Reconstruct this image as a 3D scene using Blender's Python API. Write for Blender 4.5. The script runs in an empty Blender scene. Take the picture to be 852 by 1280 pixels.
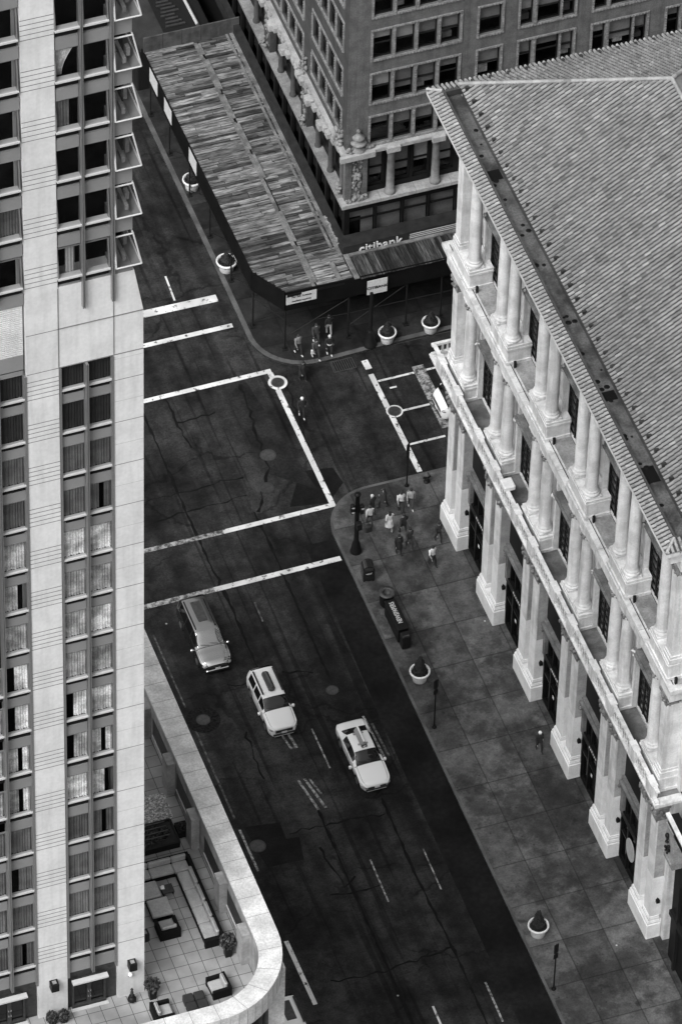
import bpy, bmesh, math, random
from mathutils import Vector, Matrix
random.seed(7)
S = bpy.context.scene
COL = S.collection
PI = math.pi
rnd = random.Random(11)
U = rnd.uniform

# ------------------------------------------------------------------ camera
CAM = Vector((-103.782, -259.947, 300.0))
RX = Vector((0.94361602, -0.33041213, 0.02041152))
RY = Vector((-0.22909109, -0.69627763, -0.68023138))   # image down
RZ = Vector((0.23896878, 0.63720113, -0.7327132))      # forward
FPX = 8479.17
cam = bpy.data.cameras.new('camera'); camo = bpy.data.objects.new('camera', cam); COL.objects.link(camo)
m = Matrix.Identity(4)
for i in range(3):
    m[i][0] = RX[i]; m[i][1] = -RY[i]; m[i][2] = -RZ[i]; m[i][3] = CAM[i]
camo.matrix_world = m
cam.sensor_fit = 'HORIZONTAL'; cam.sensor_width = 36; cam.lens = FPX/852*36
cam.clip_start = 1; cam.clip_end = 6000
S.camera = camo

def in_view(x, y, z, mrg=30):
    d = Vector((x, y, z)) - CAM
    w = d.dot(RZ); px = 426+FPX*d.dot(RX)/w; py = 640+FPX*d.dot(RY)/w
    return -mrg < px < 852+mrg and -mrg < py < 1280+mrg

# ------------------------------------------------------------------ materials
def nt(name):
    mt = bpy.data.materials.new(name); mt.use_nodes = True
    n = mt.node_tree; b = n.nodes['Principled BSDF']
    return mt, n, b
def N(n, t, **k):
    x = n.nodes.new(t)
    for a, v in k.items(): setattr(x, a, v)
    return x
def mathn(n, op, a, b=None, c=None, clamp=False):
    x = N(n, 'ShaderNodeMath', operation=op); x.use_clamp = clamp
    for i, v in enumerate((a, b, c)):
        if v is None: continue
        if isinstance(v, (int, float)): x.inputs[i].default_value = v
        else: n.links.new(v, x.inputs[i])
    return x.outputs[0]
def coords(n, scale=(1, 1, 1), loc=(0, 0, 0)):
    tc = N(n, 'ShaderNodeTexCoord'); mp = N(n, 'ShaderNodeMapping')
    n.links.new(tc.outputs['Object'], mp.inputs[0]); mp.inputs['Scale'].default_value = scale; mp.inputs['Location'].default_value = loc
    return mp.outputs[0]
def noise(n, vec, scale, detail=4, rough=.55):
    x = N(n, 'ShaderNodeTexNoise'); n.links.new(vec, x.inputs['Vector'])
    x.inputs['Scale'].default_value = scale; x.inputs['Detail'].default_value = detail; x.inputs['Roughness'].default_value = rough
    return x.outputs[0]
def ramp(n, fac, lo, hi, a=0., b=1.):
    x = N(n, 'ShaderNodeMapRange'); x.interpolation_type = 'SMOOTHSTEP'
    n.links.new(fac, x.inputs[0]); x.inputs[1].default_value = lo; x.inputs[2].default_value = hi; x.inputs[3].default_value = a; x.inputs[4].default_value = b
    return x.outputs[0]
def setcol(n, b, val):
    c = N(n, 'ShaderNodeCombineColor')
    for i in range(3): n.links.new(val, c.inputs[i])
    n.links.new(c.outputs[0], b.inputs['Base Color'])
def bump(n, b, h, st=.3, dist=.02):
    x = N(n, 'ShaderNodeBump'); x.inputs['Strength'].default_value = st; x.inputs['Distance'].default_value = dist
    n.links.new(h, x.inputs['Height']); n.links.new(x.outputs[0], b.inputs['Normal'])

def mat(name, v, rough=.6, amt=.25, sc=2., metal=0., spec=.5, streak=0., island=0., coat=0., fine=.1, perobj=False):
    mt, n, b = nt(name)
    b.inputs['Roughness'].default_value = rough; b.inputs['Metallic'].default_value = metal
    b.inputs['Specular IOR Level'].default_value = spec; b.inputs['Coat Weight'].default_value = coat
    b.inputs['Coat Roughness'].default_value = .06
    if amt == 0 and streak == 0 and island == 0:
        b.inputs['Base Color'].default_value = (v, v, v, 1); return mt
    vec = coords(n)
    if perobj:
        oi = N(n, 'ShaderNodeObjectInfo'); va = N(n, 'ShaderNodeVectorMath', operation='MULTIPLY_ADD'); n.links.new(oi.outputs['Random'], va.inputs[0]); va.inputs[1].default_value = (53., 31., 77.); n.links.new(vec, va.inputs[2]); vec = va.outputs[0]
    a = noise(n, vec, sc)
    if perobj: v_ = ramp(n, oi.outputs['Random'], 0, 1, .7, 1.1)
    f = ramp(n, a, .3, .7, 1-amt, 1+amt*.6)
    if fine: f = mathn(n, 'MULTIPLY', f, ramp(n, noise(n, vec, sc*9, 2), .3, .7, 1-fine, 1+fine))
    if streak:
        s = noise(n, coords(n, (1.6, 1.6, .12)), 1.6, 5)
        f = mathn(n, 'MULTIPLY', f, ramp(n, s, .42, .75, 1., 1-streak))
    if island:
        g = N(n, 'ShaderNodeNewGeometry')
        f = mathn(n, 'MULTIPLY', f, ramp(n, g.outputs['Random Per Island'], .955, .965, 1., 1.2)); f = mathn(n, 'MULTIPLY', f, ramp(n, g.outputs['Random Per Island'], .035, .045, .75, 1.))
        f = mathn(n, 'MULTIPLY', f, ramp(n, g.outputs['Random Per Island'], 0, 1, 1-island, 1+island))
    if perobj: f = mathn(n, 'MULTIPLY', f, v_)
    setcol(n, b, mathn(n, 'MULTIPLY', f, v))
    return mt

def asphalt():
    mt, n, b = nt('asphalt')
    vec = coords(n)
    f = ramp(n, noise(n, vec, .16, 5, .6), .32, .68, .5, 1.55)
    tr = noise(n, coords(n, (.75, .035, 1)), 1.0, 3)
    f = mathn(n, 'MULTIPLY', f, ramp(n, tr, .35, .65, .68, 1.3))
    wv = noise(n, coords(n, (.9, .02, 1), (3.3, 0, 0)), 2.2, 2)
    f = mathn(n, 'MULTIPLY', f, ramp(n, wv, .585, .65, 1., .5))
    f = mathn(n, 'MULTIPLY', f, ramp(n, noise(n, vec, 9, 4, .8), .3, .7, .6, 1.4))
    # cracks
    vo = N(n, 'ShaderNodeTexVoronoi', feature='DISTANCE_TO_EDGE')
    wp = N(n, 'ShaderNodeTexNoise'); n.links.new(vec, wp.inputs['Vector']); wp.inputs['Scale'].default_value = .8; wp.inputs['Detail'].default_value = 5
    mx = N(n, 'ShaderNodeVectorMath', operation='MULTIPLY_ADD'); n.links.new(wp.outputs['Color'], mx.inputs[0]); mx.inputs[1].default_value = (2.2, 2.2, 0); n.links.new(vec, mx.inputs[2])
    mp = N(n, 'ShaderNodeMapping'); n.links.new(mx.outputs[0], mp.inputs[0]); mp.inputs['Scale'].default_value = (.13, .2, 1)
    n.links.new(mp.outputs[0], vo.inputs['Vector']); vo.inputs['Scale'].default_value = 1.0
    cr = ramp(n, vo.outputs['Distance'], .005, .019, .0, 1.)
    msk = ramp(n, noise(n, vec, .11, 2), .42, .55, 0, 1)
    cr = mathn(n, 'MAXIMUM', cr, mathn(n, 'SUBTRACT', 1.0, msk))
    f = mathn(n, 'MULTIPLY', f, ramp(n, cr, 0, 1, .5, 1.))
    f = mathn(n, 'MULTIPLY', f, ramp(n, noise(n, vec, .85, 9, .78), .34, .66, .55, 1.5))
    # pale specks of grit and litter
    vs_ = N(n, 'ShaderNodeTexVoronoi'); n.links.new(vec, vs_.inputs['Vector']); vs_.inputs['Scale'].default_value = .55
    sp = mathn(n, 'MULTIPLY', ramp(n, vs_.outputs['Distance'], .025, .045, 1., 0.), ramp(n, noise(n, vec, .3, 1), .5, .56, 0, 1))
    f = mathn(n, 'ADD', f, mathn(n, 'MULTIPLY', sp, 14.))
    setcol(n, b, mathn(n, 'MULTIPLY', f, ASPH))
    n.links.new(ramp(n, noise(n, vec, .35, 4), .35, .65, .5, .8), b.inputs['Roughness'])
    b.inputs['Specular IOR Level'].default_value = .12
    bump(n, b, noise(n, vec, 22, 3), .25, .01)
    return mt
ASPH = .0185

def paint():
    mt, n, b = nt('worn_road_paint')
    vec = coords(n)
    a = ramp(n, noise(n, vec, 2.6, 6, .7), .36, .46, 0, 1)
    c = ramp(n, noise(n, vec, .5, 2), .3, .7, .42, .68)
    v = mathn(n, 'MULTIPLY', c, a); v = mathn(n, 'ADD', v, .028)
    setcol(n, b, v); b.inputs['Roughness'].default_value = .6
    return mt
def paint_thin():
    mt, n, b = nt('faded_road_paint')
    vec = coords(n)
    a = ramp(n, noise(n, vec, 3.2, 6, .75), .40, .62, 0, 1)
    v = mathn(n, 'ADD', mathn(n, 'MULTIPLY', a, .34), .03)
    setcol(n, b, v); b.inputs['Roughness'].default_value = .6
    return mt

def sidewalk(name, base, lx=2.45, ly=3.1, ox=0., oy=0., wet=.5):
    mt, n, b = nt(name)
    vec = coords(n)
    sx = N(n, 'ShaderNodeSeparateXYZ'); n.links.new(vec, sx.inputs[0])
    wob = noise(n, vec, 1.2, 3)
    def joint(o, L, off, w):
        q = mathn(n, 'ADD', mathn(n, 'DIVIDE', o, L), off)
        q = mathn(n, 'ADD', q, mathn(n, 'MULTIPLY', mathn(n, 'SUBTRACT', wob, .5), .012))
        fr = mathn(n, 'FRACT', q)
        d = mathn(n, 'ABSOLUTE', mathn(n, 'SUBTRACT', fr, .5))
        return ramp(n, d, .5-w/L, .5-w/L*.4, 1., .5), mathn(n, 'FLOOR', q)
    jx, ix = joint(sx.outputs[0], lx, ox, .055); jy, iy = joint(sx.outputs[1], ly, oy, .055)
    wn = N(n, 'ShaderNodeTexWhiteNoise', noise_dimensions='2D')
    cb = N(n, 'ShaderNodeCombineXYZ'); n.links.new(ix, cb.inputs[0]); n.links.new(iy, cb.inputs[1]); n.links.new(cb.outputs[0], wn.inputs[0])
    f = mathn(n, 'MULTIPLY', jx, jy)
    f = mathn(n, 'MULTIPLY', f, ramp(n, wn.outputs[0], 0, 1, .66, 1.3))
    so = N(n, 'ShaderNodeVectorMath', operation='MULTIPLY_ADD'); n.links.new(wn.outputs['Color'], so.inputs[0]); so.inputs[1].default_value = (37, 23, 0); n.links.new(vec, so.inputs[2])
    f = mathn(n, 'MULTIPLY', f, ramp(n, noise(n, so.outputs[0], .55, 9, .7), .38, .64, 1.15, 1-wet*.5))
    f = mathn(n, 'MULTIPLY', f, ramp(n, noise(n, vec, .22, 9, .7), .45, .56, 1.12, 1-wet*.72))
    f = mathn(n, 'MULTIPLY', f, ramp(n, noise(n, vec, 1.3, 6, .7), .3, .7, .7, 1.25))
    f = mathn(n, 'MULTIPLY', f, ramp(n, noise(n, vec, 9, 3, .7), .3, .7, .8, 1.2))
    gv = N(n, 'ShaderNodeTexVoronoi'); n.links.new(vec, gv.inputs['Vector']); gv.inputs['Scale'].default_value = 1.7
    f = mathn(n, 'MULTIPLY', f, ramp(n, gv.outputs['Distance'], .05, .12, .45, 1.))
    spots = ramp(n, noise(n, vec, 1.0, 2, .4), .70, .76, 1., .5)
    f = mathn(n, 'MULTIPLY', f, spots)
    vs_ = N(n, 'ShaderNodeTexVoronoi'); n.links.new(vec, vs_.inputs['Vector']); vs_.inputs['Scale'].default_value = .5
    f = mathn(n, 'ADD', f, mathn(n, 'MULTIPLY', mathn(n, 'MULTIPLY', ramp(n, vs_.outputs['Distance'], .02, .035, 1., 0.), ramp(n, noise(n, vec, .3, 1), .5, .56, 0, 1)), 5.))
    setcol(n, b, mathn(n, 'MULTIPLY', f, base))
    n.links.new(ramp(n, noise(n, vec, .33, 5, .6), .45, .62, .8, .5), b.inputs['Roughness'])
    b.inputs['Specular IOR Level'].default_value = .3
    return mt

def panel_stone(name, v):
    # pale stone cladding: soft cloud plus vertical run marks
    return mat(name, v, .7, .09, .6, streak=.13, fine=.04)

def glass(name, refl=.12, tint=.55):
    mt = bpy.data.materials.new(name); mt.use_nodes = True; n = mt.node_tree; n.nodes.clear()
    o = N(n, 'ShaderNodeOutputMaterial'); tr = N(n, 'ShaderNodeBsdfTransparent'); gl = N(n, 'ShaderNodeBsdfGlossy'); mx = N(n, 'ShaderNodeMixShader')
    tr.inputs[0].default_value = (tint, tint, tint, 1); gl.inputs['Roughness'].default_value = .03; gl.inputs[0].default_value = (.9, .9, .9, 1)
    lw = N(n, 'ShaderNodeLayerWeight'); lw.inputs[0].default_value = .35
    f = mathn(n, 'MULTIPLY_ADD', lw.outputs['Fresnel'], .38, refl)
    n.links.new(f, mx.inputs[0]); n.links.new(tr.outputs[0], mx.inputs[1]); n.links.new(gl.outputs[0], mx.inputs[2]); n.links.new(mx.outputs[0], o.inputs[0])
    return mt

def planks():
    mt, n, b = nt('weathered_planks')
    g = N(n, 'ShaderNodeNewGeometry')
    vec = coords(n)
    r = g.outputs['Random Per Island']
    f = ramp(n, r, 0, 1, .25, 1.5)
    st = noise(n, coords(n, (.7, 5, 1)), 1.5, 5, .7)
    f = mathn(n, 'MULTIPLY', f, ramp(n, st, .36, .66, .35, 1.45))
    big = noise(n, vec, .22, 4)
    f = mathn(n, 'MULTIPLY', f, ramp(n, big, .35, .65, .6, 1.3))
    setcol(n, b, mathn(n, 'MULTIPLY', f, .14)); b.inputs['Roughness'].default_value = .75; b.inputs['Specular IOR Level'].default_value = .3
    return mt
def planks_y():
    mt, n, b = nt('dark_weathered_planks')
    g = N(n, 'ShaderNodeNewGeometry')
    f = ramp(n, g.outputs['Random Per Island'], 0, 1, .2, 1.3)
    st = noise(n, coords(n, (5, .5, 1)), 1.5, 5, .7)
    f = mathn(n, 'MULTIPLY', f, ramp(n, st, .4, .68, .35, 1.6))
    setcol(n, b, mathn(n, 'MULTIPLY', f, .06)); b.inputs['Roughness'].default_value = .75; b.inputs['Specular IOR Level'].default_value = .3
    return mt

def ghost():
    mt, n, b = nt('ghost_road_paint'); vec = coords(n)
    a = ramp(n, noise(n, vec, 3.5, 6, .75), .42, .64, 0, 1)
    setcol(n, b, mathn(n, 'ADD', mathn(n, 'MULTIPLY', a, .10), .018)); b.inputs['Roughness'].default_value = .7
    return mt
M = dict(ghost=ghost(),
    asphalt=asphalt(), paint=paint(), thin=paint_thin(),
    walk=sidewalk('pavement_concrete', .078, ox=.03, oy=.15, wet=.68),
    walk_shade=sidewalk('shaded_pavement_concrete', .018, 2.2, 2.2, wet=.5),  # near-black: the shade under the shed is put into the concrete colour
    kerb=mat('kerb_stone', .08, .7, .4, .8),
    stone=mat('limestone', .67, .75, .18, 1.1, streak=.3, fine=.06),
    stone_up=mat('grey_limestone', .36, .75, .2, 1.2, streak=.3), stone_pale=mat('pale_limestone', .74, .7, .1, 1.3, streak=.1, fine=.05),  # greyer stone for upper pilaster sides, paler stone for plinths and lower shafts
    stone_dark=mat('weathered_lintel_stone', .16, .85, .4, 1.2, streak=.2, fine=.15), gap_shade=mat('lattice_gap_shade', .015, .8, 0, spec=.1), stone_shelf=mat('weathered_limestone_shelf', .28, .8, .35, 1.0, fine=.15),
    stone_carve=mat('dark_stone_carving', .2, .8, .5, 3.5, fine=.2),  # carvings and capitals darker than the plain stone
    tile=mat('clay_roof_tile', .235, .75, .16, .35, spec=.25, streak=.16, island=.16, fine=.08),
    pan=mat('dark_tile_channel', .065, .85, .4, 1.5, spec=.1), tile_edge=mat('pale_eave_tile', .30, .7, .12, .8, island=.14),  # flat channels between tile ribs darker than the ribs
    gutter=mat('gutter_lead', .1, .6, .65, .9, fine=.25),
    leadwall=mat('gutter_wall', .06, .7, .35, .9),
    dark=mat('dark_metal', .012, .5, 0, spec=.18),
    dark2=mat('black_paint', .008, .5, 0, spec=.18),
    shop=mat('black_shopfront', .008, .45, .2, 2, spec=.15),
    hotel=panel_stone('hotel_limestone', .60), groove=mat('groove_shadow_gap', .15, .8, 0),
    spandrel=mat('spandrel_panel', .21, .4, .06, 1., fine=.02), fin=mat('aluminium_fin', .22, .35, .05, 2, metal=.4),
    sill=mat('aluminium_sill', .48, .35, .06, 2., fine=.02), louvre=mat('louvre_dark', .012, .6, 0, spec=.1),
    gl=glass('window_glass', .0, .88), gl_bright=glass('coated_glass', .05, .92), gl_black=mat('black_glass', .006, .08, 0, spec=.3),
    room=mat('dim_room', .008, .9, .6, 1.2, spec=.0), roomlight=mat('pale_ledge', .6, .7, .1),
    curt=mat('grey_curtain', .19, .9, .3, 1.5, perobj=True), curt_lt=mat('sheer_curtain_reflection', .8, .9, .55, 1.3, fine=.2, perobj=True), curt_dk=mat('dark_curtain', .035, .9, .3, 1.5, perobj=True),  # sheer curtain also carries painted window reflections, pale and blotchy
    blind=mat('window_blind', .26, .8, .15, 1., perobj=True), blind_lt=mat('pale_window_blind', .38, .8, .12, 1.),
    brick=mat('city_brick', .115, .85, .28, 1.2, streak=.35, fine=.18), brick_w=mat('shaded_street_brick', .05, .85, .28, 1.2, streak=.3, fine=.18),  # avenue-side brick is a darker copy, with that face's shade in its colour
    trim=mat('terracotta_trim', .2, .8, .35, 3.0, fine=.2), ledge_w=mat('shaded_street_ledge', .2, .8, .35, 1.1, fine=.15), ledge=mat('stone_ledge', .33, .75, .3, 1.1, fine=.12),  # avenue-side ledge: same stone, darkened to paint its shade
    colm=mat('cast_column', .17, .7, .35, 2.2), plank=planks(), plank_y=planks_y(), beam=mat('timber_beam', .14, .8, .5, 1.3, fine=.25),
    shedblack=mat('shed_fascia', .006, .7, .3, 1, spec=.08), sign=mat('white_sign', .55, .5, .08, 1.), ink=mat('sign_ink', .02, .6, 0), signlit=mat('white_letters', .8, .5, 0),
    tiles_t=None, coping=mat('coping_stone', .54, .7, .22, 1.1, fine=.14),
    tower_gray=mat('podium_stone', .3, .75, .3, .9, streak=.3),
    wicker=mat('black_wicker', .007, .7, .2, 8, spec=.1), cushion=mat('grey_cushion', .34, .9, .15, 2.), cushion_dk=mat('charcoal_cushion', .02, .9, .2, 2.),
    leaf=mat('leaf', .04, .7, .5, 4., island=.5), leafdark=mat('conifer_leaf', .012, .8, .4, 4., island=.5), soil=mat('soil', .02, .9, .3, 5),
    pot=mat('white_pot', .72, .5, .12, 2.), tyre=mat('rubber', .012, .8, 0), rim=mat('wheel_alloy', .35, .35, 0, metal=.8),
    white=mat('white_car_paint', .8, .25, 0, coat=.8), silver=mat('dark_silver_paint', .5, .16, 0, metal=1.), carglass=mat('car_glass', .006, .04, 0, spec=.6), carglass_lt=mat('tinted_car_glass', .3, .05, 0, metal=.8),
    cabin=mat('car_trim', .015, .5, 0), lamp=mat('lamp_lens', .25, .1, 0, spec=.8), chrome=mat('bright_trim', .6, .2, 0, metal=.9),
    iron=mat('cast_iron', .03, .55, .4, 5.), iron_lt=mat('worn_iron', .045, .5, .4, 5.),
    skin=mat('skin', .28, .6, .05, 3), hair=mat('dark_hair', .012, .6, 0), hair_lt=mat('pale_hair', .5, .7, .1, 5),
)
def terrace_tile():
    mt, n, b = nt('terrace_tile'); vec = coords(n)
    br = N(n, 'ShaderNodeTexBrick'); n.links.new(coords(n, (1, 1, 1)), br.inputs['Vector']); br.offset = 0
    br.inputs['Scale'].default_value = 1.; br.inputs['Brick Width'].default_value = .72; br.inputs['Row Height'].default_value = .72
    br.inputs['Mortar Size'].default_value = .018; br.inputs['Mortar Smooth'].default_value = .1
    br.inputs['Color1'].default_value = (.31, .31, .31, 1); br.inputs['Color2'].default_value = (.25, .25, .25, 1); br.inputs['Mortar'].default_value = (.06, .06, .06, 1)
    f = ramp(n, noise(n, vec, .7, 5), .3, .7, .75, 1.12)
    mx = N(n, 'ShaderNodeVectorMath', operation='SCALE'); n.links.new(br.outputs[0], mx.inputs[0]); n.links.new(f, mx.inputs['Scale'])
    n.links.new(mx.outputs[0], b.inputs['Base Color']); b.inputs['Roughness'].default_value = .6
    return mt
M['tiles_t'] = terrace_tile()
def shirt(v): 
    k = 'cloth_%03d' % int(v*1000)
    if k not in M: M[k] = mat('cloth', v, .85, .15, 6.)
    return M[k]

# ------------------------------------------------------------------ mesh helper
class MB:
    def __init__(s): s.v = []; s.f = []; s.mi = []; s.sm = []
    def add(s, vs, fs, m=0, smooth=False):
        o = len(s.v); s.v += [tuple(p) for p in vs]
        for f in fs: s.f.append([o+i for i in f]); s.mi.append(m); s.sm.append(smooth)
        return s
    def box(s, x0, x1, y0, y1, z0, z1, m=0):
        return s.add([(x0,y0,z0),(x1,y0,z0),(x1,y1,z0),(x0,y1,z0),(x0,y0,z1),(x1,y0,z1),(x1,y1,z1),(x0,y1,z1)],
            [(0,3,2,1),(4,5,6,7),(0,1,5,4),(1,2,6,5),(2,3,7,6),(3,0,4,7)], m)
    def obox(s, c, sx, sy, sz, M4, m=0):
        vs = []
        for dz in (-1, 1):
            for dx, dy in ((-1,-1),(1,-1),(1,1),(-1,1)): vs.append(M4 @ Vector((dx*sx/2, dy*sy/2, dz*sz/2)) + Vector(c))
        return s.add(vs, [(0,3,2,1),(4,5,6,7),(0,1,5,4),(1,2,6,5),(2,3,7,6),(3,0,4,7)], m)
    def bevbox(s, x0, x1, y0, y1, z0, z1, b=.05, m=0):
        # box with chamfered vertical edges and top
        P = [(x0+b,y0),(x1-b,y0),(x1,y0+b),(x1,y1-b),(x1-b,y1),(x0+b,y1),(x0,y1-b),(x0,y0+b)]
        cx, cy = (x0+x1)/2, (y0+y1)/2
        vs = [(x,y,z0) for x,y in P]+[(x,y,z1-b) for x,y in P]+[(x-b*(1 if x>cx else -1),y-b*(1 if y>cy else -1),z1) for x,y in P]
        fs = [tuple(range(7,-1,-1)), tuple(range(16,24))]
        for k in (0, 8):
            for i in range(8): j=(i+1)%8; fs.append((k+i,k+j,k+8+j,k+8+i))
        return s.add(vs, fs, m)
    def prism(s, pts, z0, z1, m=0, mtop=None):
        n = len(pts)
        vs = [(x,y,z0) for x,y in pts]+[(x,y,z1) for x,y in pts]
        s.add(vs, [(i,(i+1)%n,n+(i+1)%n,n+i) for i in range(n)]+[tuple(range(n-1,-1,-1))], m)
        s.add([(x,y,z1) for x,y in pts], [tuple(range(n))], m if mtop is None else mtop)
        return s
    def lathe(s, prof, c=(0,0,0), seg=16, m=0, smooth=True, cap=True):
        vs = []; fs = []
        for r, z in prof:
            for k in range(seg):
                a = 2*PI*k/seg; vs.append((c[0]+r*math.cos(a), c[1]+r*math.sin(a), c[2]+z))
        for i in range(len(prof)-1):
            for k in range(seg):
                k2 = (k+1) % seg; fs.append((i*seg+k, i*seg+k2, (i+1)*seg+k2, (i+1)*seg+k))
        s.add(vs, fs, m, smooth)
        if cap:
            t = (len(prof)-1)*seg
            s.add([vs[t+k] for k in range(seg)], [tuple(range(seg))], m)
        return s
    def tube(s, p0, p1, r0, r1=None, seg=8, m=0, smooth=True):
        r1 = r0 if r1 is None else r1
        p0 = Vector(p0); p1 = Vector(p1); d = (p1-p0).normalized()
        a = d.orthogonal().normalized(); b = d.cross(a); vs = []
        for p, r in ((p0, r0), (p1, r1)):
            for k in range(seg):
                t = 2*PI*k/seg; vs.append(p+a*(r*math.cos(t))+b*(r*math.sin(t)))
        fs = [(k,(k+1)%seg,seg+(k+1)%seg,seg+k) for k in range(seg)]
        s.add(vs, fs, m, smooth); s.add(vs, [tuple(range(seg-1,-1,-1)), tuple(range(seg,2*seg))], m)
        return s
    def ball(s, c, rx, ry=None, rz=None, m=0, seg=8, rings=5):
        ry = rx if ry is None else ry; rz = rx if rz is None else rz
        vs = [(c[0],c[1],c[2]-rz)]; fs = []
        for i in range(1, rings):
            t = -PI/2+PI*i/rings
            for k in range(seg):
                a = 2*PI*k/seg; vs.append((c[0]+rx*math.cos(t)*math.cos(a), c[1]+ry*math.cos(t)*math.sin(a), c[2]+rz*math.sin(t)))
        vs.append((c[0],c[1],c[2]+rz)); L = len(vs)-1
        for k in range(seg): fs.append((0, 1+(k+1)%seg, 1+k)); fs.append((L, L-seg+k, L-seg+(k+1)%seg))
        for i in range(rings-2):
            for k in range(seg): fs.append((1+i*seg+k, 1+i*seg+(k+1)%seg, 1+(i+1)*seg+(k+1)%seg, 1+(i+1)*seg+k))
        return s.add(vs, fs, m, True)
    def quad(s, *p, m=0): return s.add(p, [tuple(range(len(p)))], m)
    def carve(s, x0, x1, y0, y1, z0, z1, n, r=(.05, .14), m=0, rg=rnd):
        for _ in range(n):
            a = rg.uniform(*r)
            s.ball((rg.uniform(x0,x1), rg.uniform(y0,y1), rg.uniform(z0,z1)), a, a*rg.uniform(.6,1.3), a*rg.uniform(.7,1.6), m, 6, 4)
        return s
    def build(s, name, mats, parent=None, smooth=None):
        me = bpy.data.meshes.new(name)
        off = Vector((0,0,0))
        if parent is not None: off = parent.get('_o') and Vector(parent['_o']) or Vector((0,0,0))
        me.from_pydata([tuple(Vector(p)-off) for p in s.v] if off.length else s.v, [], s.f)
        if not isinstance(mats, (list, tuple)): mats = [mats]
        for x in mats: me.materials.append(x)
        me.polygons.foreach_set('material_index', s.mi); me.polygons.foreach_set('use_smooth', s.sm); me.update()
        o = bpy.data.objects.new(name, me); COL.objects.link(o)
        if parent is not None:
            o.parent = parent; 
            if '_o' in parent: o['_o'] = parent['_o']
        return o
def tag(o, label, cat, group=None, kind=None):
    o['label'] = label; o['category'] = cat
    if group: o['group'] = group
    if kind: o['kind'] = kind
    return o
def thing(name, label, cat, loc=(0,0,0), group=None, rz=0, local=False):
    o = bpy.data.objects.new(name, None); COL.objects.link(o); o.location = loc; o.rotation_euler = (0,0,rz)
    o.empty_display_size = .3
    if not local: o['_o'] = tuple(loc)       # parts given in world metres
    return tag(o, label, cat, group)
def struct(name, mb, mats):
    o = mb.build(name, mats); o['kind'] = 'structure'; return o
def kids(o): return KIDS.get(o.name, [])
def copy_tree(o, parent=None):
    c = o.copy(); COL.objects.link(c)
    if parent is not None: c.parent = parent
    for ch in list(o.children): copy_tree(ch, c)
    return c
def place(proto, loc, rz, label, group=None):
    c = copy_tree(proto); c.location = loc; c.rotation_euler = (0,0,rz); c['label'] = label
    if group: c['group'] = group
    return c
def arc(cx, cy, r, a0, a1, n=10): return [(cx+r*math.cos(math.radians(a0+(a1-a0)*i/n)), cy+r*math.sin(math.radians(a0+(a1-a0)*i/n))) for i in range(n+1)]

# wall with real openings.  axis 'x': wall in plane y=p (u = x) ; 'y': plane x=p (u = y); depth goes inward by dvec
def wall_open(mb, axis, p, u0, u1, z0, z1, ops, depth, m=0, mr=None):
    mr = m if mr is None else mr
    ops = [o for o in ops if o[1] > u0 and o[0] < u1 and o[3] > z0 and o[2] < z1]
    us = sorted({u0, u1, *[max(u0,min(u1,q)) for o in ops for q in o[:2]]}); zs = sorted({z0, z1, *[max(z0,min(z1,q)) for o in ops for q in o[2:]]})
    P = (lambda u, d, z: (u, p+d, z)) if axis == 'x' else (lambda u, d, z: (p+d, u, z))
    for i in range(len(us)-1):
        for j in range(len(zs)-1):
            cu = (us[i]+us[i+1])/2; cz = (zs[j]+zs[j+1])/2
            if any(o[0] < cu < o[1] and o[2] < cz < o[3] for o in ops): continue
            mb.quad(P(us[i],0,zs[j]), P(us[i+1],0,zs[j]), P(us[i+1],0,zs[j+1]), P(us[i],0,zs[j+1]), m=m)
    for a, b, c, d in ops:
        a=max(a,u0); b=min(b,u1)
        mb.quad(P(a,0,c),P(b,0,c),P(b,depth,c),P(a,depth,c),m=mr); mb.quad(P(a,0,d),P(a,depth,d),P(b,depth,d),P(b,0,d),m=mr)
        mb.quad(P(a,0,c),P(a,depth,c),P(a,depth,d),P(a,0,d),m=mr); mb.quad(P(b,0,c),P(b,0,d),P(b,depth,d),P(b,depth,c),m=mr)

# ================================================================== GROUND
g = MB(); g.quad((-900,-900,-.03),(900,-900,-.03),(900,900,-.03),(-900,900,-.03))
struct('ground', g, mat('ground_concrete', .06, .8, .3, .2))
g = MB(); g.quad((-23.8,-220,0),(-7.0,-220,0),(-7.0,220,0),(-23.8,220,0)); struct('avenue_road', g, M['asphalt'])
g = MB(); g.quad((-7.0,2.3,-.002),(90,2.3,-.002),(90,13.25,-.002),(-7.0,13.25,-.002))
g.quad((-7,-3,-.002),(0,-3,-.002),(0,2.3,-.002),(-7,2.3,-.002)); g.quad((-7,13.25,-.002),(0,13.25,-.002),(0,220,-.002),(-7,220,-.002))
struct('side_street_road', g, M['asphalt'])
# darker repair patches in the road surface (their own asphalt)
pm = mat('fresh_asphalt', .0075, .7, .45, .9, spec=.12, fine=.3); pm2 = mat('old_asphalt', .017, .75, .5, .7, spec=.12, fine=.3)
PZ = [.002]
def patch(pts, mt=pm, z=None):
    PZ[0] += .0004; z = PZ[0]
    b = MB(); b.quad(*[(x, y, z) for x, y in pts]); return struct('road_patch', b, mt)
patch([(-19.5,-20.8),(-17.4,-21.1),(-17.5,-22.4),(-16.7,-22.5),(-17,-24.2),(-19.2,-24.1)])
patch([(-8.75,2.3),(-7.2,4.9),(-5.2,4.6),(-5.0,3.2),(-6.4,1.9)])
patch([(-9.4,13.3),(-7.9,13.3),(-6.7,3.2),(-9.3,5.5)], pm2)
patch([(-8.9,-1),(-7.05,-1),(-7.25,-80),(-9.6,-80),(-9.3,-20)], mat('tar_lane', .0085, .6, .55, .35, spec=.12, fine=.3))
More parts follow.
